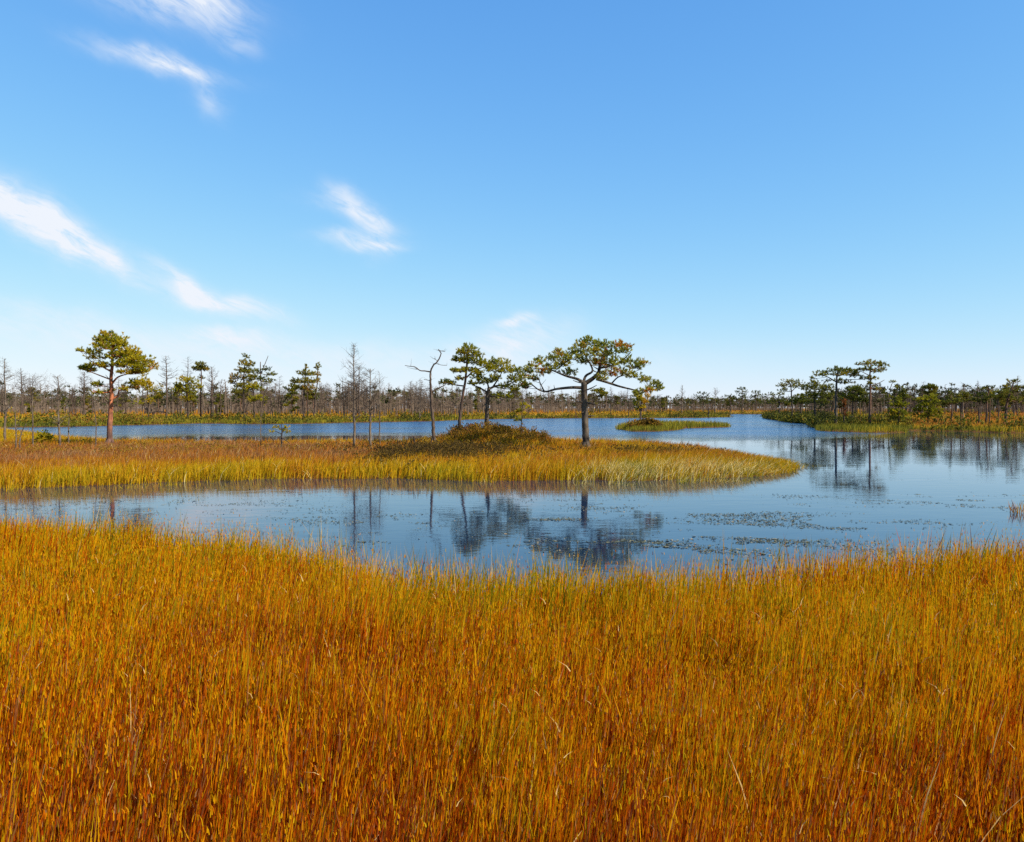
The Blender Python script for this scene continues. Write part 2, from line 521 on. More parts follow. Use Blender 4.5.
# ------------------------------------------------------------------ grasses
def blades(mb, pos, h, wid, lean, tint, rng, seg=2, mottle=0.0):
    """curved grass blades; lean is the sideways travel of the tip"""
    n = len(pos)
    a = rng.uniform(0, 2 * math.pi, n)
    fx, fy = np.cos(a) * wid * .5, np.sin(a) * wid * .5
    rows = []
    for k in range(seg):
        t = k / seg
        c = pos + np.stack([lean[:, 0] * t ** 1.8, lean[:, 1] * t ** 1.8, h * t * (1 - .12 * t)], -1)
        s = np.stack([fx, fy, np.zeros(n)], -1) * (1 - .35 * t)
        rows += [c - s, c + s]
    rows.append(pos + np.stack([lean[:, 0], lean[:, 1], h * .88], -1))
    V = np.stack(rows, 1)
    m = V.shape[1]
    base = np.arange(n)[:, None] * m
    quads = np.concatenate([base + np.array([2 * k, 2 * k + 1, 2 * k + 3, 2 * k + 2]) for k in range(seg - 1)]) if seg > 1 else None
    tris = base + np.array([m - 3, m - 2, m - 1])
    T = np.repeat(tint[:, None], m, 1)
    if mottle:
        rows = rng.normal(0, mottle, (n, seg + 1)) * (tint < .97)[:, None]
        T = np.clip(T + rows[:, np.minimum(np.arange(m) // 2, seg)], 0, np.maximum(tint, .94)[:, None])
    mb.add(V.reshape(-1, 3), quads, tris, T.ravel())


def wedge(n, r0, r1, half, rng, power=1.0):
    """points in a wedge before the camera; power 1 spreads them evenly over the ground, lower crowds them nearer"""
    u = rng.uniform(0, 1, n)
    r = (r0 ** (2 * power) + u * (r1 ** (2 * power) - r0 ** (2 * power))) ** (1 / (2 * power))
    a = rng.uniform(-half, half, n)
    return r * np.sin(a), r * np.cos(a)


def foreground_sedge():
    rng = np.random.default_rng(11)
    mb = MB()
    X, Y = wedge(430000, .9, 12.5, .86, rng, .62)
    s = shore(X, Y, 0) + (fnoise(X / .45, Y / .6, 59) - .5) * .9
    dens = fnoise(X / .7, Y / .7, 60)
    keep = (s > -.35) & (rng.uniform(0, 1, len(X)) < np.clip((s + .35) / .9, .05, 1) * np.clip(dens * 2.2, .25, 1))
    X, Y, s = X[keep], Y[keep], s[keep]
    n = len(X)
    tus = fnoise(X / .42, Y / .34, 64)
    patch = fnoise(X / 1.6, Y / .9, 61); p2 = fnoise(X / .35, Y / .35, 62)
    h = rng.normal(.48, .075, n) * (.8 + .42 * fnoise(X / 1.1, Y / 1.1, 63)) * (.72 + .56 * tus)
    h *= np.where(s < .3, .95, 1)
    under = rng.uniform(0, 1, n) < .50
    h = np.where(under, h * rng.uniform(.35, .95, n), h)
    tint = .72 + (p2 - .5) * .5 + (patch - .5) * .6 + rng.normal(0, .26, n)
    tint += .04 - .37 * sstep(2.4, 5.6, np.hypot(X, Y))
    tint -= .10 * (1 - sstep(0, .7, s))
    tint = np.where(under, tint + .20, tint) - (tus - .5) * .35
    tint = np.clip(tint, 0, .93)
    straw = rng.uniform(0, 1, n) < .005
    tint = np.where(straw, 1.0, tint)
    ang = rng.uniform(0, 2 * math.pi, n); L = np.abs(rng.normal(0, .055, n)) * h / .5
    wind = np.stack([.03 + .05 * (fnoise(X / 2.5, Y / 2.5, 66) - .4), np.full(n, .0)], -1)
    lean = np.stack([np.cos(ang) * L, np.sin(ang) * L], -1) + wind * (h / .5)[:, None]
    flat = sstep(.60, .78, fnoise(X / .55 + 9, Y / .45, 67)); fa = 6.3 * fnoise(X / 1.4, Y / 1.4, 68) * 2
    lean += (np.stack([np.cos(fa), np.sin(fa)], -1) * (flat * rng.uniform(.05, .22, n))[:, None])
    h = h * (1 - .22 * flat)
    lean[straw] *= 2.2
    wid = rng.uniform(.0030, .0072, n) * (1 + .10 * np.maximum(np.hypot(X, Y) - 3, 0))
    Z = np.maximum(height(X, Y), -.12) - .02
    h = np.where(s < 0, h - np.minimum(Z, 0), h)
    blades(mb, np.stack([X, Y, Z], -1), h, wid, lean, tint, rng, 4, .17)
    # tall thin flower stalks standing over the sward near the water
    X, Y = wedge(16000, 3, 12, .86, rng); s = shore(X, Y, 0)
    k = (s > -.55) & (s < .7) & (rng.uniform(0, 1, len(X)) < .35); X, Y = X[k], Y[k]; n = len(X)
    h = rng.normal(.60, .10, n); ang = rng.uniform(0, 2 * math.pi, n); L = np.abs(rng.normal(0, .12, n))
    Z = np.maximum(height(X, Y), -.15) - .02
    blades(mb, np.stack([X, Y, Z], -1), h - np.minimum(Z, 0), np.full(n, .006), np.stack([np.cos(ang) * L, np.sin(ang) * L], -1),
           np.where(rng.uniform(0, 1, n) < .3, 1.0, rng.uniform(0, .6, n)), rng, 3)
    # small rusty spikelets near the tops of the stems
    X, Y = wedge(130000, 1.0, 10.5, .86, rng, .62); k = shore(X, Y, 0) > .15; X, Y = X[k], Y[k]; n = len(X)
    Z = height(X, Y) + rng.normal(.40, .07, n) * (.72 + .56 * fnoise(X / .42, Y / .34, 64)); ang = rng.uniform(0, 2 * math.pi, n); L = rng.uniform(.0, .012, n)
    blades(mb, np.stack([X, Y, Z], -1), rng.uniform(.012, .036, n), rng.uniform(.0022, .0042, n) * (1 + .08 * np.hypot(X, Y)), np.stack([np.cos(ang) * L, np.sin(ang) * L], -1), np.clip(rng.normal(.64, .20, n) - .15 * sstep(3, 7, np.hypot(X, Y)), .2, .95), rng, 2)
    # bits of pale straw and broken blades caught in the sward
    X, Y = wedge(1700, 1.2, 9, .86, rng, .7); k = shore(X, Y, 0) > .2; X, Y = X[k], Y[k]; n = len(X)
    Z = height(X, Y) + rng.uniform(.25, .48, n); ang = rng.uniform(0, 2 * math.pi, n); L = rng.uniform(.02, .07, n)
    blades(mb, np.stack([X, Y, Z], -1), rng.uniform(.0, .07, n), rng.uniform(.003, .006, n), np.stack([np.cos(ang) * L, np.sin(ang) * L], -1), np.where(rng.uniform(0, 1, n) < .6, 1.0, .9), rng, 2)
    # a few greener clumps of tall sedge in the shallows
    for (cx, cy, k) in ((-.75, 6.75, 110), (-.3, 6.6, 50), (.28, 6.5, 150), (.45, 6.35, 60), (.95, 6.2, 90), (1.6, 6.5, 60), (-1.6, 7.5, 50), (-2.4, 8.2, 40), (2.6, 7.0, 60), (3.6, 7.3, 60)):
        X = rng.normal(cx, .16, k); Y = rng.normal(cy, .10, k)
        h = rng.uniform(.45, .78, k); ang = rng.uniform(0, 2 * math.pi, k); L = rng.uniform(.02, .16, k)
        blades(mb, np.stack([X, Y, np.full(k, -.1)], -1), h, np.full(k, .008), np.stack([np.cos(ang) * L, np.sin(ang) * L], -1), rng.uniform(0, .35, k), rng, 3)
    tag(mb.build('sedge_grass', M['sedge']), 'tall orange and gold sedge grass filling the near shore', 'grass', None, 'stuff')


foreground_sedge()


def island_grass():
    rng = np.random.default_rng(12)
    mb = MB()
    n = 460000
    px = rng.uniform(-140, 815, n); d = np.sqrt(rng.uniform(15 ** 2, 62 ** 2, n)) if False else 15 * (62 / 15) ** rng.uniform(0, 1, n)
    X, Y = (px - CX) / F * d, d
    s = shore(X, Y, 1)
    k = (s > -1.1) & (rng.uniform(0, 1, n) < np.maximum(np.clip((s + .25) / .5, 0, 1), .3 * (fnoise(X / .8, Y / .8, 72) > .62) * (s > -1.1)))
    X, Y, s, px = X[k], Y[k], s[k], px[k]; n = len(X)
    front = np.interp(px, [-160, 0, 200, 400, 560, 740, 800], [16, 17, 18.6, 19.2, 18.6, 19.7, 23])
    v = Y - front                                              # metres back from the near edge
    nz = fnoise(X / 1.6, Y / 1.6, 70); nz2 = fnoise(X / .5, Y / .5, 71)
    left = 1 - sstep(300, 430, px)
    tint = np.interp(v, [0, .8, 2.5, 6, 12, 18], [.38, .47, .55, .61, .62, .50])
    tint += left * np.interp(v, [0, 3, 5.5, 8, 13, 16, 22], [.08, .15, .25, .29, .26, .03, -.05])
    right = sstep(560, 640, px)
    tint += right * np.interp(v, [0, 2, 4, 7, 12], [-.10, -.16, -.04, .04, -.05])
    tint += (nz - .5) * .50 + (nz2 - .5) * .35 + rng.normal(0, .11, n)
    tint = np.clip(tint, 0, .92)
    h = rng.normal(.33, .075, n) * (.62 + .76 * nz2) * np.interp(v, [0, 2, 6, 14], [1.1, 1.0, .85, .85])
    h *= 1 - .5 * sstep(690, 795, px)
    straw = (rng.uniform(0, 1, n) < (.02 + .30 * sstep(560, 610, px) * (1 - sstep(735, 790, px)) * (1 - sstep(.4, 2.4, v))))
    tint = np.where(straw, 1.0, tint)
    ang = rng.uniform(0, 2 * math.pi, n); L = np.abs(rng.normal(0, .10, n))
    lean = np.stack([np.cos(ang) * L + .05, np.sin(ang) * L], -1)
    lean[:, 0] += right * rng.normal(.07, .08, n) + straw * rng.normal(.06, .12, n)
    wid = rng.uniform(.010, .020, n) * np.clip(Y / 22, .8, 2)
    Z = np.maximum(height(X, Y), -.12) - .03
    blades(mb, np.stack([X, Y, Z], -1), h, wid, lean, tint, rng, 2)
    tag(mb.build('island_grass', M['meadow']), 'yellow and rusty grass covering the low island across the water', 'grass', None, 'stuff')


island_grass()


def bank_grass():
    rng = np.random.default_rng(13)
    mb = MB()
    n = 420000
    px = rng.uniform(-160, 1190, n); d = 48 * (420 / 48) ** (rng.uniform(0, 1, n) ** 1.25)
    X, Y = (px - CX) / F * d, d
    s = np.maximum(shore(X, Y, 2), shore(X, Y, 3))
    k = s > -.1
    X, Y, s, px = X[k], Y[k], s[k], px[k]; n = len(X)
    nz = fnoise(X / 6, Y / 6, 80); nz2 = fnoise(X / 2, Y / 2, 81)
    tint = np.interp(s, [0, 4, 10, 20, 40], [.10, .16, .32, .60, .68])
    tint = np.where(shore(X, Y, 3) > -.2, .16, tint)
    spit = (px > 815) & (px < 912) & (Y < 72)
    tint = np.where(spit, .12 + .02 * s, tint)
    tint = np.where(px > 912, np.interp(s, [0, 1.0, 3, 10, 30], [.15, .40, .62, .72, .74]), tint)
    tint += (nz - .5) * .6 + (nz2 - .5) * .35 + rng.normal(0, .08, n)
    tint = np.clip(tint, 0, .95)
    h = rng.normal(.42, .08, n) * (.7 + .6 * nz)
    ang = rng.uniform(0, 2 * math.pi, n); L = np.abs(rng.normal(0, .12, n))
    lean = np.stack([np.cos(ang) * L + .04, np.sin(ang) * L], -1)
    wid = rng.uniform(.7, 1.4, n) * .00055 * Y
    Z = np.maximum(height(X, Y), -.05) - .03
    blades(mb, np.stack([X, Y, Z], -1), h, wid, lean, tint, rng, 2)
    tag(mb.build('bank_grass', M['far_meadow']), 'orange and green grass along the far banks', 'grass', None, 'stuff')


bank_grass()


def leaf_clump(mb, c, rad, n, size, t0, t1, rng, up=.6, flat=0.0, core=.35, tufts=None, patch=.25, slim=1.0):
    """leaf or needle sprays through an uneven lump; n sprays of several narrow leaves each"""
    c = np.asarray(c, float); rad = np.broadcast_to(np.asarray(rad, float), (3,))
    k = tufts or 6
    dirs = rng.normal(0, 1, (n, 3)); dirs /= np.linalg.norm(dirs, axis=1)[:, None]
    if flat:
        dirs[:, 2] = np.where(dirs[:, 2] < 0, dirs[:, 2] * (1 - flat), dirs[:, 2])
    rr = core + (1 - core) * rng.uniform(0, 1, n) ** .6
    lump = .7 + .6 * fnoise(dirs[:, 0] * 1.7 + c[0] * 3, dirs[:, 1] * 1.7 + dirs[:, 2] * 2.3 + c[2] * 5, 5)
    pos = c + dirs * rad * (rr * lump)[:, None]
    out = dirs + np.array([0, 0, up]); out /= np.linalg.norm(out, axis=1)[:, None] + 1e-9
    t = np.clip(rng.uniform(t0, t1) + rng.normal(0, .5, n) * patch, 0, 1)
    pos = np.repeat(pos, k, 0); out = np.repeat(out, k, 0); t = np.repeat(t, k)
    N = len(pos)
    dd = out + rng.normal(0, .55, (N, 3)); dd /= np.linalg.norm(dd, axis=1)[:, None] + 1e-9
    side = np.cross(dd, rng.normal(0, 1, (N, 3))); side /= np.linalg.norm(side, axis=1)[:, None] + 1e-9
    L = size * rng.uniform(.7, 1.3, N)[:, None]
    b0 = pos - dd * L * .3
    V = np.stack([b0 - side * L * .09 * slim, b0 + side * L * .09 * slim, pos + dd * L * .35 + side * L * .13 * slim, pos + dd * L * .35 - side * L * .13 * slim, pos + dd * L * .75], 1)
    base = np.arange(N)[:, None] * 5
    mb.add(V.reshape(-1, 3), base + np.array([0, 1, 2, 3]), base + np.array([3, 2, 4]), np.repeat(np.clip(t + rng.normal(0, .06, N), 0, 1), 5))


def island_heather():
    rng = np.random.default_rng(14)
    mb = MB()
    # low heather in mid-island, its dark tints also painting in the shadow there
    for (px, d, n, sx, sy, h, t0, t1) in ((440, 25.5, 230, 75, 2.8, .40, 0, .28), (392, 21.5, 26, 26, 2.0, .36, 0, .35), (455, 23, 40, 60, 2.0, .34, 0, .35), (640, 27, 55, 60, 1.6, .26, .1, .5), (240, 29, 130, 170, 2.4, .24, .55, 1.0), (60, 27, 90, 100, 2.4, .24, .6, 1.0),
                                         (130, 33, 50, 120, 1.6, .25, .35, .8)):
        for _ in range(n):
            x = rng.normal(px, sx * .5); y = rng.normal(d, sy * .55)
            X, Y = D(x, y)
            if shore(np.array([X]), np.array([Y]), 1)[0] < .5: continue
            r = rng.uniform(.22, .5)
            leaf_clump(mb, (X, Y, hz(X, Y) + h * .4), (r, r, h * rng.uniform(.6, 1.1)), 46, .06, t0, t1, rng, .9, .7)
    # the hummock, with taller bushes among the cushions
    mx, my = MOUND
    for _ in range(26):
        X = rng.normal(mx + .2, 1.3); Y = rng.normal(my - .4, .9); r = rng.uniform(.2, .42); h = rng.uniform(.26, .5)
        if abs(X - mx) > 2.6: continue
        for q in range(5):
            a_ = rng.uniform(0, 6.28); v = np.array([math.cos(a_) * r * .6, math.sin(a_) * r * .6, h])
            mb.tube([[X, Y, hz(X, Y) - .03], np.array([X, Y, hz(X, Y)]) + v * .6, np.array([X, Y, hz(X, Y)]) + v], [.012, .008, .004], 4, .05)
        leaf_clump(mb, (X, Y, hz(X, Y) + h * .75), (r, r, h * .55), 60, .07, .3, .95, rng, .8, .3, .1)
    for _ in range(260):
        X = rng.normal(mx + .1, 1.25); Y = rng.normal(my - .3, 1.2)
        if abs(X - mx) > 3 or shore(np.array([X]), np.array([Y]), 1)[0] < .3: continue
        r = rng.uniform(.22, .42); h = rng.uniform(.16, .36)
        leaf_clump(mb, (X, Y, hz(X, Y) + h * .35), (r, r, h), 46, .06, .3, .9, rng, 1.0, .7)
    tag(mb.build('heather', M['heather']), 'brown heather cushions, some darkened for shadow, on the island and its hummock', 'heather', None, 'stuff')


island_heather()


def bank_scrub():
    rng = np.random.default_rng(15)
    mb = MB()
    n = 14000
    px = rng.uniform(-160, 1190, n); d = 52 * (300 / 52) ** rng.uniform(0, 1, n)
    X, Y = (px - CX) / F * d, d
    s = shore(X, Y, 2)
    spit = (px > 815) & (px < 910) & (Y < 66)
    k = (s > .1) & (s < 9) & ~spit & (fnoise(X / 5, Y / 5, 90) > .33)
    idx = np.where(k & ~((px > 912) & (rng.uniform(0, 1, n) < .75)))[0][:1300]
    for i in idx:
        dark = px[i] > 765 and px[i] < 830
        r = rng.uniform(.35, .9); h = rng.uniform(.35, .95) * (1.15 if dark else 1)
        q = fnoise(np.array([X[i] / 4]), np.array([Y[i] / 4]), 91)[0]
        leaf_clump(mb, (X[i], Y[i], hz(X[i], Y[i]) + h * .35), (r * 1.3, r, h), 22, .22, .0 if dark else max(q - .35, 0), .3 if dark else min(q + .35, 1), rng, .8, .6, tufts=5)
    for _ in range(240):
        q = rng.uniform(); px_ = 764 + 54 * q; d0 = np.interp(px_, [764, 768, 790, 812, 818], [150, 126, 95, 85, 66]) + rng.uniform(-1, 5)
        x, y = D(px_, d0)
        if not -.2 < shore(np.array([x]), np.array([y]), 2)[0] < 4: continue
        r = rng.uniform(.4, .8); h = rng.uniform(.5, .95)
        leaf_clump(mb, (x, y, hz(x, y) + h * .3), (r * 1.3, r, h), 24, .22, .1, .62, rng, .8, .6, tufts=5)
    # low scrub further back between the trunks
    k = np.where((s > 4) & (s < 30) & (Y < 200))[0][:260]
    for i in k:
        r = rng.uniform(.4, .9); h = rng.uniform(.3, .9)
        leaf_clump(mb, (X[i], Y[i], hz(X[i], Y[i]) + h * .35), (r * 1.2, r, h), 18, .26, .2, .95, rng, .8, .6, tufts=4)
    tag(mb.build('bank_scrub', M['bank']), 'low green and brown scrub fringing the far banks', 'scrub', None, 'stuff')


bank_scrub()


def floating():
    rng = np.random.default_rng(16)
    mb = MB()
    # drifts of small floating leaves (water milfoil and pond weed): centre px, py, half sizes, count
    for (px, py, sx, sy, n) in ((760, 522, 70, 5, 420), (730, 515, 90, 3, 330), (850, 527, 60, 4, 240), (770, 541, 55, 5, 330), (700, 534, 30, 4, 150), (850, 505, 45, 2, 130), (950, 500, 60, 4, 330), (1000, 505, 50, 5, 240), (930, 523, 60, 3, 90),
                                (690, 552, 90, 9, 520), (640, 545, 50, 8, 420), (560, 520, 26, 2, 130), (640, 513, 30, 2, 90), (600, 508, 50, 3, 120), (560, 500, 60, 4, 140), (880, 548, 60, 8, 220), (800, 497, 40, 2, 70),
                                (520, 545, 40, 8, 160), (330, 520, 70, 8, 260), (240, 505, 90, 8, 320), (100, 500, 90, 5, 260), (420, 520, 40, 10, 160), (280, 490, 120, 4, 200), (480, 492, 70, 4, 100), (345, 540, 40, 6, 160), (60, 508, 60, 4, 120)):
        n *= 3
        x = rng.normal(px, sx * .6, n); y = np.maximum(rng.normal(py, sy * .6, n), 484)
        dd = F * CAMH / (y - HOR); X, Y = (x - CX) / F * dd, dd
        k = (shore(X, Y) < -.15) & (fnoise(X / .6, Y / .35, 95) > .52); X, Y = X[k], Y[k]; m = len(X)
        a = rng.uniform(0, 2 * math.pi, m); r = rng.uniform(.007, .020, m); e = rng.uniform(.3, .7, m); r = r * np.where(rng.uniform(0, 1, m) < .07, 2.2, 1); up = rng.uniform(.0, .008, m)
        ca, sa = np.cos(a), np.sin(a)
        ring = []
        for q in range(6):
            th = q * math.pi / 3
            u, v = np.cos(th) * r, np.sin(th) * r * e
            ring.append(np.stack([X + u * ca - v * sa, Y + u * sa + v * ca, .004 + up * (q in (0, 1))], -1))
        V = np.stack(ring, 1); base = np.arange(m)[:, None] * 6
        mb.add(V.reshape(-1, 3), np.concatenate([base + np.array([0, 1, 2, 3]), base + np.array([0, 3, 4, 5])]), None, np.repeat(rng.uniform(0, 1, m) ** 1.4, 6))
    tag(mb.build('floating_leaves', M['pads']), 'scattered small leaves of water plants floating on the lake', 'water plants', None, 'stuff')


floating()


# ------------------------------------------------------------------ trees
def bez(a, b, c, n):
    t = np.linspace(0, 1, n)[:, None]
    return (1 - t) ** 2 * np.asarray(a) + 2 * t * (1 - t) * np.asarray(b) + t * t * np.asarray(c)


def resample(p, n):
    p = np.asarray(p, float)
    s = np.concatenate([[0], np.cumsum(np.linalg.norm(np.diff(p, axis=0), axis=1))]); s /= s[-1]
    # smooth through the points (Catmull-Rom)
    q = np.linspace(0, 1, n); out = []
    for u in q:
        i = min(max(np.searchsorted(s, u) - 1, 0), len(p) - 2)
        t = (u - s[i]) / (s[i + 1] - s[i] + 1e-9)
        p0, p1, p2, p3 = p[max(i - 1, 0)], p[i], p[i + 1], p[min(i + 2, len(p) - 1)]
        out.append(.5 * (2 * p1 + (p2 - p0) * t + (2 * p0 - 5 * p1 + 4 * p2 - p3) * t * t + (3 * p1 - p0 - 3 * p2 + p3) * t ** 3))
    return np.array(out)


def hero(name, label, cat, px, d, trunk, w0, w1, limbs=(), clumps=(), leaf='pine_dark', wood='bark_grey', seed=1, dens=1.0, size=None, deep=.6, group=None, tone=(.2, .8), twiggy=0, up=.6, fill=1.0, fat=1.2):
    """a tree seen closely enough to have a shape of its own.  Numbers are read off as bearings and heights, in
    thousandths of the distance; limbs = [(points, width)], clumps = [(x, y, half width, half height)]"""
    rng = np.random.default_rng(seed)
    while shore(np.array([D(px, d)[0]]), np.array([d]))[0] < .35 and d < 300:
        d += .5
    s = d / F
    X0, Y0 = D(px, d); z0 = hz(X0, Y0)
    root = empty(name, (X0, Y0, z0))
    tag(root, label, cat, group)
    L = lambda x, y, dep=0.0: np.array([(x - px) * s * (1 + dep / d), dep, CAMH - (y - HOR) * s * (1 + dep / d) - z0])
    pts = [L(*p) for p in trunk]
    for i, q in enumerate(pts):
        q[1] = 0 if i == 0 else rng.normal(0, .02) * d / 32
    pts[0][2] = -.12
    T = resample(pts, max(10, 4 * len(pts)))
    T[1:-1] += rng.normal(0, .012, (len(T) - 2, 3)) * d / 60
    rad = np.linspace(w0, w1, len(T)) * s * .5
    rad[0] *= 1.35; rad[1] *= 1.1
    tw = MB(); tw.tube(T, rad, 8)
    if w0 > 3:
        for q in range(7):                                       # dead stubs and root flare
            i = rng.integers(len(T) // 2, len(T)); v = rng.normal(0, 1, 3); v[2] = rng.normal(.1, .3); v /= np.linalg.norm(v)
            tw.tube(bez(T[i], T[i] + v * rad[i] * 2, T[i] + v * rng.uniform(.15, .55) + [0, 0, rng.normal(0, .06)], 4), np.linspace(rad[i] * .3, rad[i] * .1, 4), 4)
        for q in range(6):
            a_ = q * 1.05 + rng.uniform(-.3, .3); v = np.array([math.cos(a_), math.sin(a_), 0])
            tw.tube([v * rad[1] * .5 + [0, 0, .34], v * rad[0] * .9 + [0, 0, .14], v * rad[0] * 2.4 + [0, 0, -.06]], [rad[0] * .4, rad[0] * .45, rad[0] * .25], 5)
    skel = [(p, r) for p, r in zip(T[len(T) // 4:], rad[len(T) // 4:])]
    crown_w = max([c[2] for c in clumps], default=10)
    xs = [c[0] for c in clumps] or [px]
    spread = (max(xs) - min(xs)) * .5 * s + crown_w * s * .4
    for (lp, lw) in limbs:
        P3 = []
        dep1 = rng.uniform(-1, 1) * deep * spread * .5
        for i, (x, y) in enumerate(lp):
            P3.append(L(x, y, dep1 * i / (len(lp) - 1)))
        R = resample(P3, 4 * len(P3))
        rr = np.linspace(lw, max(lw * .3, .5), len(R)) * s * .5
        b = MB(); b.tube(R, rr, 6)
        for _ in range(twiggy):
            i = rng.integers(len(R) // 4, len(R)); v = rng.normal(0, 1, 3); v[2] = abs(v[2]) * .6
            b.tube(bez(R[i], R[i] + v * .10 * (d / 40), R[i] + v * .22 * (d / 40) + [0, 0, .06], 4), np.linspace(rr[i] * .5, rr[i] * .15, 4), 4)
        b.build('branch', M[wood], root, True)
        skel += [(p, r) for p, r in zip(R[2:], rr[2:])]
    if clumps:
        cm = MB()
        sp = np.array([p for p, _ in skel]); sr = np.array([r for _, r in skel])
        sz = (size or (.13 + .0011 * d))
        for (cx, cy, rx, ry) in clumps:
            dep = rng.uniform(-1, 1) * deep * spread
            for rep in range(2 if deep > 0 and rx > 4 and fill > .5 else 1):
                if rep: dep = -dep + rng.normal(0, .3) * spread * deep
                c = L(cx, cy, dep)
                rx_, ry_ = rx * s * 1.04, ry * s * fat
                cost = np.linalg.norm((sp - c) * [1, 1, 1.5], axis=1) + np.where(sp[:, 2] > c[2] + .02 * d / 10, 1.2 * s * 20, 0)
                j = int(np.argmin(cost))
                tg = c - np.array([0, 0, ry_ * .4])
                mid = (sp[j] + tg) * .5 + np.array([0, 0, -ry_ * .3]) + rng.normal(0, .05, 3) * rx_
                B = bez(sp[j], mid, tg, 6)
                r0 = min(sr[j] * .6, 1.1 * s)
                tw.tube(B, np.linspace(r0, max(r0 * .35, .006), 6), 5)
                for _ in range(6):
                    e = c + rng.normal(0, .45, 3) * [rx_, rx_, ry_]
                    tw.tube(bez(B[4], (B[4] + e) * .5 - [0, 0, ry_ * .15], e, 4), np.linspace(r0 * .4, .005, 4), 4)
                vol = (rx * ry) ** .8
                n = int(np.clip(vol * 2.3 * dens * (fill if rep == 0 else fill * .8), 8, 600))
                leaf_clump(cm, c, (rx_, rx_ * .85, ry_), n, sz, tone[0], tone[1], rng, up, .25, .05, tufts=11, slim=.62)
        cm.build('crown', M[leaf], root)
    tw.build('trunk', M[wood], root, True)
    return root


def dead_parts(h, r0, seed, spread=.18, start=.3, nb=40, wob=.02, up=.25, twig=4, top=1.0):
    """a bare dead pine: (trunk, branches)"""
    rng = np.random.default_rng(seed)
    n = 14
    T = np.zeros((n, 3)); T[:, 2] = np.linspace(-.1, h, n)
    T[:, :2] = np.cumsum(rng.normal(0, wob * h / n * 2.2, (n, 2)), 0); T[0, :2] = 0
    R = np.linspace(r0, r0 * .22, n); R[0] *= 1.3
    tb = MB(); tb.tube(T, R, 7)
    bb = MB()
    for i in range(nb):
        u = start + (1 - start) * rng.uniform(0, 1) ** .8
        z = u * h; p = np.array([np.interp(z, T[:, 2], T[:, 0]), np.interp(z, T[:, 2], T[:, 1]), z])
        shape = np.interp(u, [start, start + .2, .75, 1.0], [.55, 1.0, .9, .25 * top + .1])
        L = spread * h * shape * rng.uniform(.4, 1.15)
        a = rng.uniform(0, 2 * math.pi); v = np.array([math.cos(a), math.sin(a), rng.normal(up, .22)])
        e = p + v * L; m = p + v * L * .5 + np.array([0, 0, -.05 * L]) + rng.normal(0, .07, 3) * L
        B = bez(p, m, e + [0, 0, .12 * L], 6)
        r = np.interp(z, T[:, 2], R) * .38
        bb.tube(B, np.linspace(r, r * .3, 6), 4)
        for _ in range(twig):
            k = rng.integers(2, 6); w = v * .5 + rng.normal(0, .6, 3); w[2] += .2
            q = B[k] + w * L * .35
            bb.tube(bez(B[k], (B[k] + q) * .5 + rng.normal(0, .04, 3) * L, q, 4), np.linspace(r * .5, r * .3, 4), 3)
    return tb, bb


def dead_tree(name, label, cat, px, d, top, w, seed, wood='dead', group=None, **kw):
    X, Y = D(px, d); z = hz(X, Y)
    h = CAMH - (top - HOR) * d / F - z
    root = empty(name, (X, Y, z)); tag(root, label, cat, group)
    tb, bb = dead_parts(h, w * .5 * d / F, seed, **kw)
    tb.build('trunk', M[wood], root, True); bb.build('crown', M[wood], root, True)
    return root


# ---- the three pines and the snag on the island hummock, and the big pine to their right
hero('pine_tree', 'big spreading umbrella pine with thick dark trunk, nearest tree right of the hummock', 'pine', 585, 29.5,
     [(586.5, 450), (585.5, 430), (584.5, 405), (584, 383)], 7.2, 6.0,
     [([(584, 388), (572, 387.5), (556, 389), (546, 391.5), (538, 390), (530, 384)], 3.4),
      ([(584, 384), (592, 379), (598, 373), (600, 364), (603, 354), (606, 347)], 4.8),
      ([(584, 383), (577, 379), (566, 376), (556, 372), (546, 368)], 3.2),
      ([(583, 384), (586, 376), (593, 371), (590, 362), (584, 352)], 3.0),
      ([(596, 379), (606, 382), (618, 386), (630, 389), (640, 391), (650, 388)], 2.8),
      ([(600, 368), (610, 366), (622, 360), (630, 352)], 2.2),
      ([(612, 383), (618, 377), (628, 374), (638, 370)], 1.6),
      ([(544, 391), (540, 384), (537, 378)], 1.6)],
     [(590, 341, 9, 4), (583, 345, 8, 4), (600, 345, 10, 5), (577, 352, 9, 5), (592, 352, 12, 5), (606, 353, 10, 5), (619, 345, 10, 4.5), (624, 350, 8, 4), (612, 362, 11, 6), (598, 362, 9, 5), (585, 360, 8, 5),
      (567, 357, 8, 4.5), (559, 353, 7, 4), (550, 357, 6, 3.5), (561, 363, 9, 4), (551, 368, 8, 4), (539, 361, 6, 4), (532, 366, 6, 3.5), (541, 372, 8, 3.5), (528, 371, 5, 3), (533, 378, 6, 3), (569, 372, 7, 3.5),
      (628, 362, 8, 5), (638, 366, 8, 4), (643, 362, 6, 3), (624, 372, 8, 4), (634, 376, 8, 3), (645, 379, 8, 2.8), (610, 372, 8, 4.5), (655, 384, 6, 3.5), (660, 388, 4.5, 3), (648, 390, 7, 3.5), (638, 392, 5, 3),
      (602, 377, 6, 3.5), (526, 386, 5, 3)],
     'pine_rust', 'bark_grey', 21, .75, .12, .42, None, (.25, .95), 2)
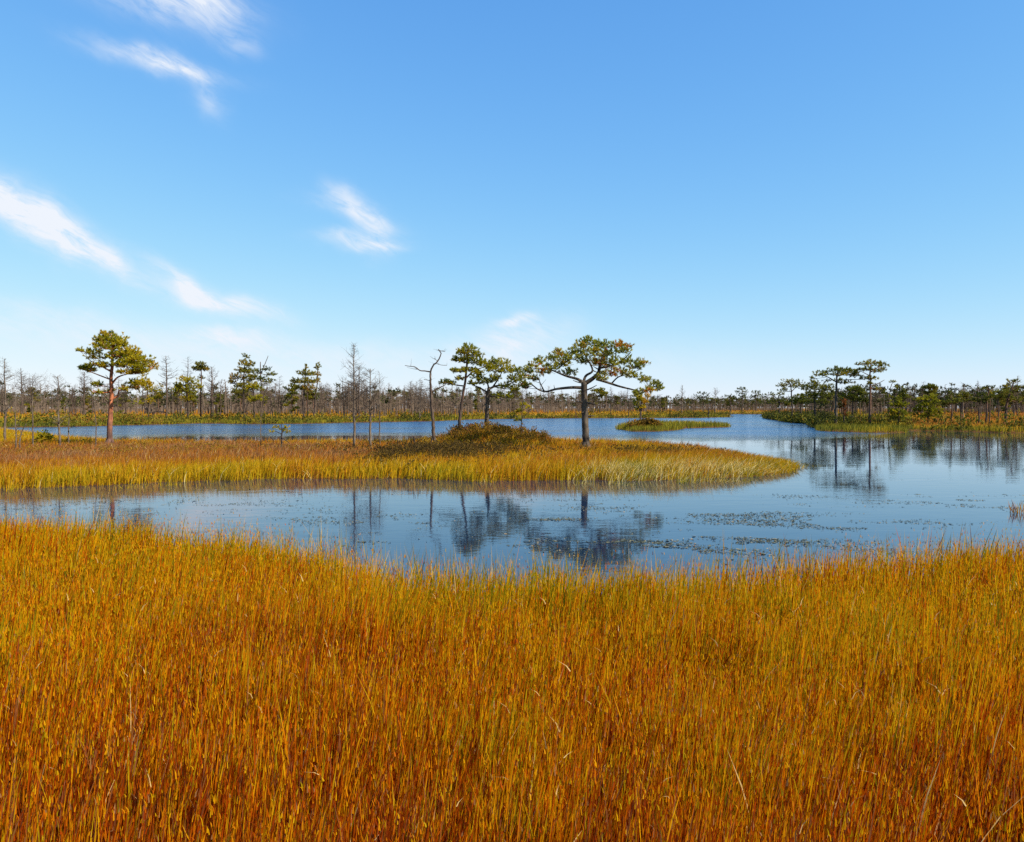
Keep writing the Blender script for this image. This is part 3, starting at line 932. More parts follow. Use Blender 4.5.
hero('pine_tree', 'slim leaning pine with a tall layered crown, left one of the pair on the hummock', 'pine', 458.5, 33.0,
     [(458.5, 432), (460.5, 412), (463, 395), (465.5, 378), (467, 362), (468, 350)], 3.6, 1.6,
     [([(464, 386), (456, 385), (449, 383), (443, 382)], 1.5), ([(465, 379), (474, 371), (484, 367), (490, 364)], 1.8), ([(466, 372), (458, 371), (452, 370)], 1.2)],
     [(469, 348, 8, 3.5), (463, 352, 8, 3.5), (475, 354, 8, 4), (456, 359, 6, 2.5), (464, 360, 9, 3.5), (476, 361, 10, 4), (485, 364, 7, 3.5), (490, 366, 5, 3), (455, 370.5, 6, 2.4), (463, 370, 7, 2.6), (472, 370, 5, 2.5),
      (445, 382, 6, 2.6), (451, 383, 5, 2.2), (459, 378, 6, 2.0), (478, 372, 6, 3)],
     'pine_gold', 'bark_warm', 22, 1.0, .12, .5, None, (.12, .72))
hero('pine_tree', 'forked pine with a wide open crown, right one of the pair on the hummock', 'pine', 486.5, 33.6,
     [(486.5, 430), (487, 412), (487.5, 399), (488.5, 392), (489, 388)], 5.0, 3.4,
     [([(488, 393), (480, 388), (473, 385), (468, 381)], 2.2), ([(489, 389), (496, 386), (506, 385), (516, 381)], 2.4), ([(489, 390), (487, 382), (483, 376)], 2.0), ([(488, 396), (497, 397), (503, 401)], 1.5), ([(492, 388), (499, 378), (504, 368)], 1.8)],
     [(494, 361, 6, 3), (503, 363, 8, 4), (497, 369, 8, 4), (508, 370, 8, 4), (478, 377, 8, 4), (486, 381, 9, 4), (475, 383, 6, 3), (518, 370, 8, 4), (522, 377, 7, 4), (514, 379, 8, 4), (505, 386, 8, 3.5), (525, 384, 6, 3.5), (514, 388, 7, 3),
      (496, 378, 6, 3.5), (500, 395, 6, 3), (490, 369, 5, 3), (508, 396, 5, 2.5)],
     'pine_gold', 'bark_grey', 23, .85, .12, .5, None, (.1, .7))
hero('dead_tree', 'bare crooked dead tree with one long branch reaching left, beside the hummock', 'dead tree', 433.5, 31.5,
     [(434, 440), (433, 424), (431.8, 405), (431, 388), (430.5, 373), (433, 366), (437, 362), (440, 357), (441, 352.5), (438.5, 349.5)], 4.0, .9,
     [([(430.8, 372), (425, 371), (420, 370.5), (415, 367), (409, 366.2), (405, 365.5)], 1.4), ([(432, 392), (437, 389), (441, 387), (446, 384.5)], 1.9), ([(438.5, 350), (441, 351), (445, 351.5)], .7), ([(436, 363), (441, 365), (447, 365.3)], .5),
      ([(438, 361), (435.5, 359.5), (435, 358)], .5), ([(431, 381), (427, 380), (424, 379.5)], .5)],
     (), 'pine_dark', 'dead_dark', 24, twiggy=3)
# ---- the red pine on the left
hero('pine_tree', 'red trunked pine with a golden green crown, standing alone at the left', 'pine', 109.5, 32.0,
     [(109, 446), (109.5, 430), (110.5, 412), (111.5, 395), (112, 380), (112.5, 366), (112.5, 352), (113, 342)], 6.2, 2.0,
     [([(111, 400), (117, 396), (118.5, 391), (123, 389), (127, 387)], 2.6), ([(112, 384), (117, 378), (122, 375.5), (128, 374)], 2.4), ([(112, 372), (104, 367), (96, 363), (90, 358)], 1.8), ([(112, 380), (102, 376), (92, 372), (82, 369)], 1.5),
      ([(111, 404), (107, 402), (103, 398)], 1.4), ([(112, 366), (120, 360), (130, 356)], 2.0), ([(112, 388), (104, 386), (96, 388)], 1.2)],
     [(108, 334, 5, 3), (105, 340, 9, 5), (114, 338, 9, 4.5), (112, 347, 12, 5), (121, 343, 7, 4), (101, 345, 5, 3), (92, 352, 7, 3), (97, 357, 7, 3), (87, 350, 4, 2), (132, 352, 10, 5), (125, 355, 11, 5.5), (140, 359, 10, 5), (146, 366, 7, 5), (133, 364, 12, 6), (122, 364, 9, 5),
      (150, 370, 4, 3.5), (140, 372, 9, 3.5), (118, 355, 7, 5), (97, 364, 7, 2.6), (86, 368, 7, 2.6), (77, 367, 4, 1.8), (106, 365, 5, 3), (92, 370, 6, 2), (130, 372, 7, 3), (136, 383, 8, 3.5), (145, 384, 6, 4.5), (131, 388, 5, 2.5), (99, 384, 5, 2.6), (104, 392, 5, 2.4)],
     'pine_gold', 'bark_red', 25, 1.15, .125, .32, None, (.3, 1.0), fat=1.02)

# ---- dead saplings in front of the water on the island
G1 = 'thin dead pines on the island'
for i, (x, d, top, w, lab, kw) in enumerate((
        (4.5, 36, 359, 2.6, 'bare dead pine with a wispy top, farthest left on the island edge', dict(spread=.16, nb=44, start=.35)),
        (15.5, 28, 392, 1.7, 'thin short dead stem next to a leaning stick at the far left', dict(spread=.12, nb=18, start=.2)),
        (32, 31, 376, 1.9, 'dead pine with a flat spreading top, left of the pale shrub', dict(spread=.28, nb=46, start=.62, up=.3)),
        (59.5, 30, 376, 2.6, 'upright dead pine with many fine twigs, halfway to the red trunked pine', dict(spread=.14, nb=46, start=.3, up=.55)),
        (68, 32.5, 408, 1.9, 'short dead stem standing close right of the twiggy dead pine', dict(spread=.10, nb=9, start=.3)),
        (95, 29.5, 397, 1.5, 'thin grey dead stem just left of the red trunked pine', dict(spread=.10, nb=12, start=.2)),
        (353.5, 29, 345, 2.9, 'tallest thin dead pine with fine branches, left of a pair over the blue water', dict(spread=.13, nb=62, start=.28, up=.4)),
        (370.5, 29, 369, 3.0, 'shorter dead pine right of the tallest thin dead pine on the island', dict(spread=.16, nb=46, start=.42, up=.3)),
        (378.5, 30, 372, 1.5, 'very thin dead stem touching the shorter dead pine of the pair', dict(spread=.12, nb=30, start=.3, up=.5)),
        (260.5, 29.5, 412, 1.3, 'thin dead stick left of the dwarf pine on the island', dict(spread=.16, nb=8, start=.5)))):
    kw['nb'] = int(kw['nb'] * 1.5)
    dead_tree('dead_pine', lab, 'dead pine', x, d, top, w, 100 + i, 'dead', G1, twig=6, **kw)
hero('dead_stick', 'leaning dead stick rising to the right at the far left of the island', 'dead stick', 19.5, 28, [(19.5, 451), (19.8, 441), (22, 431), (26, 424)], 1.7, .8, [([(21, 434), (19, 429)], .7)], (), 'pine_dark', 'dead', 41)
hero('tree_stump', 'dark broken stump in the grass left of the hummock', 'stump', 414, 30.5, [(414, 447), (414.2, 441), (413.8, 436.5)], 2.6, 1.9, [([(414, 441), (415.5, 439.5)], 1.0)], (), 'pine_dark', 'rot', 42)
hero('tree_stump', 'small thin stump between the dead pines and the dark stump', 'stump', 397.5, 31, [(397.5, 446), (397.7, 440)], 1.5, 1.0, [([(397.5, 443), (398.8, 441.5)], .7)], (), 'pine_dark', 'dead_dark', 43)
hero('dwarf_pine', 'tiny yellow green pine sapling in front of the lake', 'pine sapling', 281.5, 29, [(281.5, 447), (281.3, 438), (282, 431), (281, 424)], 2.2, .8, [([(281.3, 437), (285, 440), (289, 443.5)], 1.2), ([(281.5, 434), (277, 432), (273, 431)], .8)],
     [(281, 423, 4, 1.4), (276, 427, 4, 1.2), (285, 427, 4, 1.3), (282, 430, 4, 1.5), (273, 431.5, 3, 1.0), (287, 431.5, 3.5, 1.1)], 'pine_gold', 'rot', 44, 1.3, .09, .5, None, (.5, 1))
hero('birch_sapling', 'yellow leaved sapling growing on the right end of the hummock', 'sapling', 521, 32.5, [(521, 431), (521.5, 422), (522, 412), (522.5, 404)], 1.2, .5, [([(521.5, 421), (516, 416), (512, 414)], .7), ([(521.6, 419), (527, 414), (531, 409)], .7)],
     [(523, 404, 4, 2), (517, 411, 4, 1.6), (528, 407, 4, 1.6), (521, 410, 4, 2), (513, 414, 3, 1.3), (526, 413, 3.5, 1.6), (518, 420, 4, 2)], 'yellow', 'dead_dark', 45, 2.6, .09, .6, None, (0, .8), fill=.6)
hero('shrub', 'small bushy yellow green shrub between dead stems at the left', 'shrub', 44.5, 33, [(44.5, 444), (44.5, 436)], 1.2, .7, (), [(44, 434, 6, 3.2), (40, 437, 5, 2.6), (49, 437, 5, 2.6), (44, 438.5, 8, 2.6)], 'pine_gold', 'rot', 46, 1.2, .10, .5, None, (.4, 1))
# ---- islet shrub and the small tree behind it
hero('shrub', 'rounded olive brown bush on the end of the small grassy islet', 'shrub', 645, 62, [(645, 430), (645, 426)], 1.2, .7, (), [(635, 424.5, 8, 3.4), (645, 422.5, 9, 3.6), (653, 423, 7, 3.4), (648, 421, 7, 2.4), (629, 427, 5, 2.2), (657, 425.5, 5, 2.6), (642, 426.5, 10, 3)], 'heather', 'rot', 47, 2.2, .18, .3, None, (.15, .75), up=1)
hero('birch_tree', 'small yellow leaved tree behind the islet bush', 'tree', 640, 72, [(640, 425), (640.5, 416), (641, 408), (641, 400)], 2.4, .8, [([(640.5, 411), (636, 402), (634, 396)], 1.0), ([(641, 410), (646, 402), (648, 397)], 1.0)],
     [(635, 393, 3.5, 3.5), (640, 398, 4.5, 4), (636, 402, 4, 4), (645, 401, 3.6, 4), (643, 407, 3.5, 3), (638, 408, 3, 3), (648, 395, 3, 3.5)], 'yellow', 'dead_dark', 48, 2.0, .17, .5, None, (.2, 1))
hero('dead_stick', 'thin reddish stick standing on the dark bank behind the islet', 'dead stick', 708.5, 105, [(708.5, 419), (708.3, 413), (708.7, 408)], 1.5, .8, [([(708.4, 414), (710, 411)], .6)], (), 'pine_dark', 'rot', 49)

# ---- trees with a shape of their own on the far left bank
dead_tree('dead_pine', 'tall bare dead pine with wispy top right of the red trunked pine', 'dead pine', 166.5, 97, 356, 2.2, 201, 'dead_dark', None, spread=.17, nb=55, start=.45, up=.15)
dead_tree('dead_pine', 'bare dead pine rising above a small green pine on the left bank', 'dead pine', 187.5, 100, 357, 1.6, 202, 'dead_dark', None, spread=.14, nb=50, start=.45, up=.2)
dead_tree('dead_pine', 'bushy dead pine right beside the cap crowned pine', 'dead pine', 212, 100, 367, 2.6, 203, 'dead_dark', None, spread=.14, nb=70, start=.3, up=.45)
dead_tree('dead_pine', 'bare dead pine behind the left bank, just left of the red trunked pine', 'dead pine', 84, 105, 372, 2.2, 204, 'dead_dark', None, spread=.2, nb=60, start=.35, up=.35)
dead_tree('dead_pine', 'grey dead pine behind the bank above the leaning stick', 'dead pine', 21, 104, 368, 2.0, 205, 'dead_dark', None, spread=.2, nb=50, start=.45, up=.15)
dead_tree('dead_pine', 'tall dead pine on the far bank close behind the tallest island one', 'dead pine', 359, 108, 366, 2.0, 206, 'dead_dark', None, spread=.2, nb=50, start=.4, up=.2)
hero('pine_tree', 'small pine with ragged golden crown on the left bank', 'pine', 189, 99, [(188, 417), (188, 405), (187, 392), (186, 380)], 2.4, 1, [], [(186, 379, 8, 2.6), (192, 382, 7, 3), (178, 385, 6, 3), (184, 388, 8, 4), (192, 391, 6, 4), (177, 391, 6, 2.4), (198, 386, 5, 3), (187, 398, 6, 4)], 'pine_gold', 'rot', 51, 1.0, .3, .5, None, (.2, .9))
hero('pine_tree', 'slim pine with a neat cap shaped crown on the left bank', 'pine', 201, 101, [(200.8, 414), (201, 395), (201.5, 380), (201.5, 366)], 1.9, .9, [], [(201.5, 364, 6, 2.6), (197, 368.5, 5, 2.2), (206, 368.5, 5, 2.4), (201.5, 368, 7, 2.6), (201, 378, 3, 3)], 'pine_dark', 'bark_warm', 52, 1.2, .3, .5, None, (.3, 1))
hero('pine_tree', 'dense tall pine with conical crown right of the cap crowned pine', 'pine', 243.5, 96, [(243.5, 416), (243.7, 395), (244.5, 375), (245.5, 358)], 2.2, .9, [([(246, 415), (247.5, 398), (248, 380)], 1.8)],
     [(246, 357, 4, 3), (243, 363, 6, 3), (250, 364, 5.5, 3), (241, 370, 7, 3), (249, 371, 7, 3.4), (236, 377, 7, 3), (246, 378, 8, 3.4), (253, 377, 5, 3), (232, 382, 5, 2.4), (241, 385, 7, 3), (251, 385, 7, 3.4)], 'pine_dark', 'rot', 53, 1.0, .3, .5, None, (.35, 1))
hero('pine_tree', 'thin topped half dead pine touching the conical crowned pine', 'pine', 261.5, 98, [(261.5, 416), (261.5, 395), (261, 375), (260.5, 362)], 2.0, .8, [([(261, 374), (265, 364), (268, 356)], .9)], [(258, 372, 5, 2.4), (266, 369, 5, 2.4), (272, 374, 5, 2.2), (262, 379, 6, 3), (270, 381, 5, 2.4), (254, 378, 4, 2)], 'pine_dark', 'dead_dark', 54, .9, .28, .5, None, (.1, .8))
hero('pine_tree', 'low pine with yellow green crown in front of the conical one', 'pine', 254, 93, [(254, 417), (254, 404), (254, 392)], 1.6, .9, [], [(254, 386, 7, 3), (249, 388, 5, 2.6), (260, 388.5, 5, 2.6), (259, 398, 6, 4), (252, 400, 5, 3)], 'pine_gold', 'rot', 55, .9, .28, .5, None, (.2, .8))
hero('pine_tree', 'wide flat crowned pine on the far bank left of the tall dead pines', 'pine', 303.5, 97, [(303.5, 416), (303.5, 400), (304.5, 385), (306, 368)], 2.0, .9, [], [(307, 367, 2, 3), (304, 373, 7, 3), (311, 374, 5, 2.6), (296, 381, 6, 2.8), (305, 381, 8, 3), (314, 381, 6, 3), (300, 388, 6, 2.8), (310, 388, 6, 2.6), (293, 382, 4, 2)], 'pine_dark', 'rot', 56, 1.05, .3, .5, None, (.35, 1))
hero('pine_tree', 'slender pine with two small tufts leaning right beside the flat crowned one', 'pine', 314, 98, [(313.5, 415), (315, 400), (317, 385), (318, 366)], 1.8, .8, [], [(318, 365, 3.6, 2.6), (316, 368, 3.4, 2), (319, 374, 3, 3), (318, 379, 2.6, 2.2)], 'pine_dark', 'rot', 57, 1.3, .28, .5, None, (.4, 1))
hero('pine_tree', 'small loose golden pine behind the red trunked pine', 'pine', 148.5, 96, [(148.5, 418), (148.5, 402), (148, 392)], 1.7, .8, [], [(143, 379, 6, 3), (148, 388, 5, 3), (155, 390, 6, 3), (142, 402, 6, 3), (151, 400, 5, 4), (160, 386, 3, 2)], 'pine_gold', 'rot', 58, .8, .26, .5, None, (.3, 1))
hero('fallen_trunk', 'dark fallen trunk lying behind the left bank shrubs', 'log', 159, 97, [(152.5, 415), (154, 411.8), (160, 411.8), (168, 412.6)], 1.6, 1.0, [([(153, 412), (152.5, 415)], 2.0)], (), 'pine_dark', 'rot', 59)

# ---- the right-hand point
hero('pine_tree', 'tallest pine on the right point with high open crown', 'pine', 869.5, 67, [(869.5, 424), (869.8, 405), (870, 388), (870, 372), (870.5, 364)], 3.0, 1.2, [([(870, 386), (876, 384), (883, 380)], .9), ([(870, 376), (864, 373), (860, 371)], 1.0), ([(870, 372), (877, 368), (883, 366)], 1.0)],
     [(871, 362, 8, 1.8), (863, 364, 6, 1.8), (880, 365, 6, 2), (884, 369, 4, 2), (859, 370, 5, 1.8), (868, 369, 6, 2), (877, 371, 6, 2), (884, 363, 3, 1.6), (873, 378, 5, 1.8), (868, 383, 4, 2), (878, 389, 4, 1.8), (866, 377, 3, 1.4)], 'pine_dark', 'bark_warm', 61, 1.0, .22, .6, None, (.25, .9))
hero('pine_tree', 'umbrella pine with wide flat crown on the right point', 'pine', 836, 68, [(836, 423), (835.8, 405), (835.8, 390), (836.5, 378), (838, 371)], 3.6, 1.6, [([(836, 382), (828, 377), (820, 374)], 1.4), ([(837, 376), (845, 374), (854, 375)], 1.5)],
     [(838, 369, 8, 2), (829, 371, 7, 2), (846, 371, 8, 2.2), (820, 374, 6, 2), (855, 375, 7, 2.6), (851, 372, 6, 2), (837, 374, 8, 2), (816, 378, 4, 1.6), (832, 380, 5, 1.6), (860, 378, 4, 2), (846, 382, 6, 2)], 'pine_dark', 'bark_grey', 62, 1.1, .22, .6, None, (.3, .95))
hero('pine_tree', 'dark green full pine left of the umbrella pine on the point', 'pine', 815, 70, [(815, 421), (815, 405), (814.5, 392)], 2.6, 1.2, [], [(814, 383, 6, 2.6), (808, 388, 7, 3), (820, 387, 8, 3.4), (828, 388, 6, 3), (812, 394, 8, 3.6), (823, 395, 9, 4), (830, 397, 6, 3), (818, 401, 8, 3.4)], 'pine_dark', 'rot', 63, 1.0, .24, .6, None, (.2, .8))
hero('pine_tree', 'flat topped pale green pine at the left of the right point', 'pine', 792, 78, [(792, 418), (792, 405), (791, 392), (790, 384)], 2.0, 1.0, [([(791, 392), (798, 386), (803, 384)], .9)], [(788, 381, 7, 1.8), (796, 382, 6, 2), (781, 385, 6, 1.8), (790, 386, 8, 2.2), (800, 385, 5, 2.4), (784, 390, 6, 2), (804, 388, 4, 2.4)], 'pine_dark', 'rot', 64, 1.0, .24, .6, None, (.4, 1))
hero('pine_tree', 'pine with low drooping crown at the very tip of the right point', 'pine', 779, 84, [(779, 416), (779, 406), (778.5, 396)], 1.9, 1.0, [([(778.6, 400), (772, 395), (767, 395)], .9)], [(773, 394.5, 7, 1.8), (780, 393, 5, 1.8), (768, 402, 6, 3), (775, 401, 6, 3.4), (783, 402, 6, 3)], 'pine_dark', 'rot', 65, 1.0, .25, .6, None, (.1, .7))
hero('pine_tree', 'bushy pine between the pale flat one and the dark full one', 'pine', 801, 76, [(801, 419), (801, 408), (801, 398)], 1.9, 1.0, [], [(801, 396, 7, 2.6), (795, 400, 7, 3), (807, 400, 6, 3), (801, 402, 8, 3), (806, 392, 4, 2)], 'pine_dark', 'rot', 66, 1.0, .25, .6, None, (.2, .9))
hero('pine_tree', 'rust coloured dying pine right of the umbrella trunk', 'pine', 844, 71, [(844, 421), (844, 410), (844, 402)], 2.0, 1.0, [], [(844, 402, 2.6, 4), (843.5, 408, 2.8, 4), (844.5, 413, 2.6, 3)], 'rusty', 'rot', 67, 1.4, .2, .3, None, (.2, 1))
hero('pine_tree', 'green pine filling the gap between umbrella pine and tallest pine', 'pine', 853, 75, [(853, 420), (853, 405), (853, 393)], 2.0, 1.0, [], [(850, 389, 6, 2.6), (857, 388, 6, 2.6), (862, 393, 6, 3), (848, 396, 7, 3.4), (856, 399, 8, 3.6), (864, 400, 5, 3)], 'pine_dark', 'rot', 68, .95, .25, .6, None, (.1, .8))
hero('pine_tree', 'thin half bare pine with slanting top right of the tallest pine', 'pine', 889, 78, [(889, 419), (889, 405), (890, 392), (892, 384)], 1.5, .7, [([(890, 392), (895, 388), (898, 386)], .7), ([(889, 394), (883, 391)], .7)], [(891, 382, 3.5, 1.3), (896, 387, 3.4, 1.2), (884, 392, 3.6, 1.8), (893, 391, 4, 1.6), (888, 396, 4, 2)], 'pine_dark', 'dead_dark', 69, .9, .24, .6, None, (.1, .8))
hero('young_pine', 'rounded young pine with yellow green needles on the right shore', 'young pine', 898.5, 66, [(898.5, 425), (898.5, 412), (899, 402)], 2.0, .9, [], [(899, 399, 3.5, 3), (896, 404, 6, 3.4), (902, 405, 6, 3.6), (894, 411, 6, 3.4), (902, 412, 7, 3.6), (898, 417, 8, 3)], 'pine_gold', 'rot', 70, 1.1, .2, .5, None, (0, .6))
hero('young_pine', 'dark pointed young pine behind the rounded yellow green one', 'young pine', 903, 84, [(903, 417), (903, 402), (903, 392)], 1.5, .8, [], [(903, 391, 3, 2.6), (902, 395, 5, 2.4), (905, 397, 5, 2.4), (900, 399, 5, 2.4)], 'pine_dark', 'rot', 71, 1.2, .25, .5, None, (0, .5))
hero('young_pine', 'broad bushy green pine on the right shore', 'young pine', 928, 68, [(928, 424), (928, 410), (929, 400)], 2.0, 1.0, [], [(931, 397, 6, 2.4), (922, 399, 5, 2.6), (934, 402, 6, 3), (925, 404, 7, 3.2), (920, 409, 7, 3.4), (930, 410, 8, 4), (936, 411, 5, 3), (925, 415, 9, 3), (942, 415, 4, 2)], 'pine_gold', 'rot', 72, 1.1, .22, .5, None, (0, .5))
hero('pine_tree', 'thin pine standing at the water with a small dark top, right shore', 'pine', 951.5, 66, [(951.5, 425), (951.5, 410), (951.5, 396)], 1.5, .8, [], [(951.5, 394, 1.8, 2), (951, 398, 4, 2), (948, 402, 6, 2.4), (956, 401, 5, 2.2), (945, 404, 4, 2)], 'pine_dark', 'bark_warm', 73, 1.1, .22, .5, None, (0, .5))
hero('pine_tree', 'flat crowned green pine right of the thin small topped one', 'pine', 962, 72, [(961, 421), (961, 408), (962, 396)], 1.6, .8, [], [(962, 393.5, 5, 1.6), (957, 396, 5, 2), (967, 396, 5, 2), (962, 400, 7, 2.6), (970, 400, 4, 2.4)], 'pine_dark', 'rot', 74, 1.0, .24, .6, None, (.1, .6))
dead_tree('dead_pine', 'pale bare dead pine above the flat crowned green pine at the right', 'dead pine', 963, 84, 384, 1.4, 207, 'dead', None, spread=.26, nb=40, start=.55, up=.2)
hero('pine_tree', 'slim pine with a sparse layered crown over the right water', 'pine', 979, 67, [(979, 424), (979, 410), (980, 398), (982, 388)], 1.8, .8, [([(980, 399), (975, 396), (972, 395)], .8)], [(982, 389, 4, 1.2), (977, 395, 6, 1.8), (983, 394, 5, 1.6), (978, 400, 6, 2), (985, 400, 4, 2)], 'pine_dark', 'dead_dark', 75, .9, .22, .6, None, (0, .5))
hero('pine_tree', 'twin stemmed pine with a crooked reddish top at the right', 'pine', 986.5, 66, [(986, 425), (986.5, 410), (988, 398), (989, 388)], 2.2, .9, [([(989, 425), (990, 410), (990, 398)], 1.6), ([(989, 391), (986, 387.5)], .8), ([(989, 392), (993, 389)], .8)], [(986, 387, 3, 1.2), (992, 388, 3.5, 1.4), (990, 396, 6, 2), (984, 399, 5, 2)], 'pine_dark', 'bark_warm', 76, .9, .22, .6, None, (0, .5))
hero('pine_tree', 'stout pine with stepped crown rising above its neighbours, far right', 'pine', 1005.5, 67, [(1005, 424), (1006, 410), (1008, 398), (1012, 389), (1013, 382)], 3.2, 1.0, [([(1008, 396), (1002, 392), (999, 393)], 1.0), ([(1012, 390), (1018, 387), (1022, 387)], 1.0)], [(1011, 381, 4.5, 1.3), (1014, 384, 4, 1.2), (1021, 388, 5, 2), (1016, 391, 5, 2), (1003, 393, 6, 2), (1000, 398, 6, 2.4), (1010, 399, 7, 3), (1020, 400, 5, 3)], 'pine_dark', 'bark_warm', 77, 1.0, .22, .6, None, (.1, .6))
hero('pine_tree', 'pine with broad flat yellow tinged crown left of the stepped one', 'pine', 999, 70, [(998, 422), (998, 408), (998, 396)], 1.6, .8, [], [(997, 392, 6, 1.8), (992, 394, 4, 1.6), (1003, 395, 6, 1.8), (998, 397, 7, 1.6)], 'pine_gold', 'rot', 78, 1.0, .22, .6, None, (.1, .6))

# ---- far snags on the skyline between the islet and the point
dead_tree('dead_pine', 'thin pale pointed dead pine on the skyline right of the umbrella pine', 'dead pine', 682, 170, 385, 1.3, 208, 'dead', None, spread=.10, nb=50, start=.4, up=.5)
dead_tree('dead_pine', 'wispy dead pine on the skyline above the dark bank', 'dead pine', 715, 180, 388, 1.3, 209, 'dead', None, spread=.22, nb=44, start=.55, up=.2)
for i, (x, y, lab) in enumerate(((703, 392, 'small dark round topped pine on the skyline behind the islet'), (742, 387.5, 'small skyline pine with a flat tilted top by the channel'), (756, 391.5, 'small broad skyline pine left of the right point'), (730, 395, 'small low skyline pine left of the flat tilted one'))):
    hero('pine_tree', lab, 'pine', x, 238, [(x, 413.5), (x + .3, 404), (x, y + 2)], 1.2, .6, [], [(x, y + 1.2, 5, 1.5), (x - 3, y + 5, 4, 2), (x + 4, y + 4, 4, 2), (x + 1, y + 9, 5, 2.4)], 'pine_dark', 'dead_dark', 80 + i, 1.0, .55, .6, None, (0, .4))

# ---- tuft of sedge standing in the water at the right edge
def reed():
    rng = np.random.default_rng(17)
    X, Y = P(1019, 513)
    mb = MB(); k = 34
    x = rng.normal(0, .05, k); y = rng.normal(0, .05, k); a = rng.uniform(0, 6.28, k); L = rng.uniform(.02, .12, k)
    blades(mb, np.stack([x, y, np.full(k, -.08)], -1), rng.uniform(.18, .36, k), np.full(k, .012), np.stack([np.cos(a) * L - .03, np.sin(a) * L], -1), rng.uniform(.4, .9, k), rng, 3)
    o = mb.build('sedge_tuft', M['meadow']); o.location = (X, Y, 0)
    tag(o, 'small lone rusty sedge tuft standing in the open water at the right edge', 'sedge')
reed()


# ------------------------------------------------------------------ the many trees of the bog behind
def pine_parts(h, seed, kind):
    rng = np.random.default_rng(seed)
    T = np.zeros((9, 3)); T[:, 2] = np.linspace(-.1, h * .97, 9); T[1:, :2] = np.cumsum(rng.normal(0, .05, (8, 2)), 0)
    r0 = .075
    tb = MB(); tb.tube(T, np.linspace(r0, r0 * .3, 9), 6)
    cb = MB()
    at = lambda z: np.array([np.interp(z, T[:, 2], T[:, 0]), np.interp(z, T[:, 2], T[:, 1]), z])
    if kind == 'umbrella':
        pads = [(rng.uniform(.68, 1.0), rng.uniform(.1, .24)) for _ in range(9)]
    elif kind == 'layer':
        pads = [(u, (1.05 - u) * .3 + .03) for u in np.linspace(.42, 1.0, 9)]
    elif kind == 'sparse':
        pads = [(rng.uniform(.5, 1.0), rng.uniform(.06, .18)) for _ in range(6)]
    else:
        pads = [(u, .17 * math.sin(u * 3.0) + .03) for u in np.linspace(.2, 1.0, 11)]
    for (u, sp) in pads:
        a = rng.uniform(0, 2 * math.pi); o = np.array([math.cos(a), math.sin(a), 0]) * sp * h * rng.uniform(.3, 1.0)
        c = at(u * h) + o
        base = at(max(u * h - .25, .3 * h))
        tb.tube(bez(base, (base + c) * .5 - [0, 0, .05], c, 4), np.linspace(.03, .012, 4), 4)
        r = rng.uniform(.32, .6) * (1.1 if kind == 'umbrella' else .95)
        leaf_clump(cb, c, (r, r, r * .5), 30, .30, .1, .85, rng, .6, .5, .2, tufts=6)
    return tb, cb


PROTO_D, PROTO_P = [], []
for i in range(8):
    tb, bb = dead_parts(4.6, .075, 300 + i, spread=[.2, .15, .24, .17, .2, .13, .22, .18][i], start=[.3, .4, .5, .25, .55, .3, .4, .2][i], nb=64, up=[.2, .4, .1, .5, .2, .6, .3, .15][i], wob=.05, twig=4)
    PROTO_D.append((tb.mesh('trunk', M['dead_dark' if i % 3 else 'dead'], True), bb.mesh('crown', M['dead_dark' if i % 4 else 'dead'], True)))
for i, kd in enumerate(('umbrella', 'layer', 'sparse', 'umbrella', 'round', 'sparse', 'umbrella')):
    tb, cb = pine_parts(4.6, 400 + i, kd)
    PROTO_P.append((tb.mesh('trunk', M['rot' if i % 2 else 'bark_warm'], True), cb.mesh('crown', M['pine_dark'])))


def stand(name, meshes, parts, spots, label, cat, group, rng):
    """first tree of each mesh pair is made, every further one is a copy of it"""
    made = {}
    for (x, y, sc, sw) in spots:
        k = int(rng.integers(len(meshes)))
        loc = (x, y, hz(x, y) - .02)
        rz = rng.uniform(0, 6.28)
        if k not in made:
            r = empty(name, loc)
            for mesh, pn in zip(meshes[k], parts):
                o = bpy.data.objects.new(pn, mesh); COL.objects.link(o); o.parent = r
            r.rotation_euler = (0, 0, rz); r.scale = (sc * sw, sc * sw, sc)
            made[k] = r
        else:
            r = dup(made[k], loc, rz, (sc * sw, sc * sw, sc))
        tag(r, label, cat, group)


def spots(n, px0, px1, d0, d1, h0, h1, rng, smin=2.5, smax=1e9):
    out = []
    while len(out) < n:
        px = rng.uniform(px0, px1); d = rng.uniform(d0, d1); X, Y = D(px, d)
        s = shore(np.array([X]), np.array([Y]), 2)[0]
        if s < smin or s > smax: continue
        out.append((X, Y, rng.uniform(h0, h1) / 4.6, rng.uniform(.8, 1.25)))
    return out


rs = np.random.default_rng(5)
DT, PT = ('trunk', 'crown'), ('trunk', 'crown')
stand('dead_pine', PROTO_D, DT, spots(26, -60, 105, 92, 150, 3.2, 5.4, rs), 'small grey dead pine in the thin stand left of the red trunked pine', 'dead pine', 'dead pines behind the bank, left of the red trunked pine', rs)
stand('dead_pine', PROTO_D, DT, spots(34, 115, 270, 96, 160, 3.0, 5.0, rs), 'small bare dead pine among the green pines of the left bank', 'dead pine', 'dead pines among the green pines of the left bank', rs)
stand('dead_pine', PROTO_D, DT, spots(78, 262, 440, 97, 165, 3.8, 5.9, rs), 'bare brown dead pine in the dense dead stand behind the thin island snags', 'dead pine', 'dense stand of dead pines behind the blue water', rs)
stand('dead_pine', PROTO_D, DT, spots(70, 430, 660, 135, 240, 4.0, 6.0, rs), 'bare dead pine in the dark belt seen under the umbrella pine crown', 'dead pine', 'dead pines in the belt behind the hummock trees', rs)
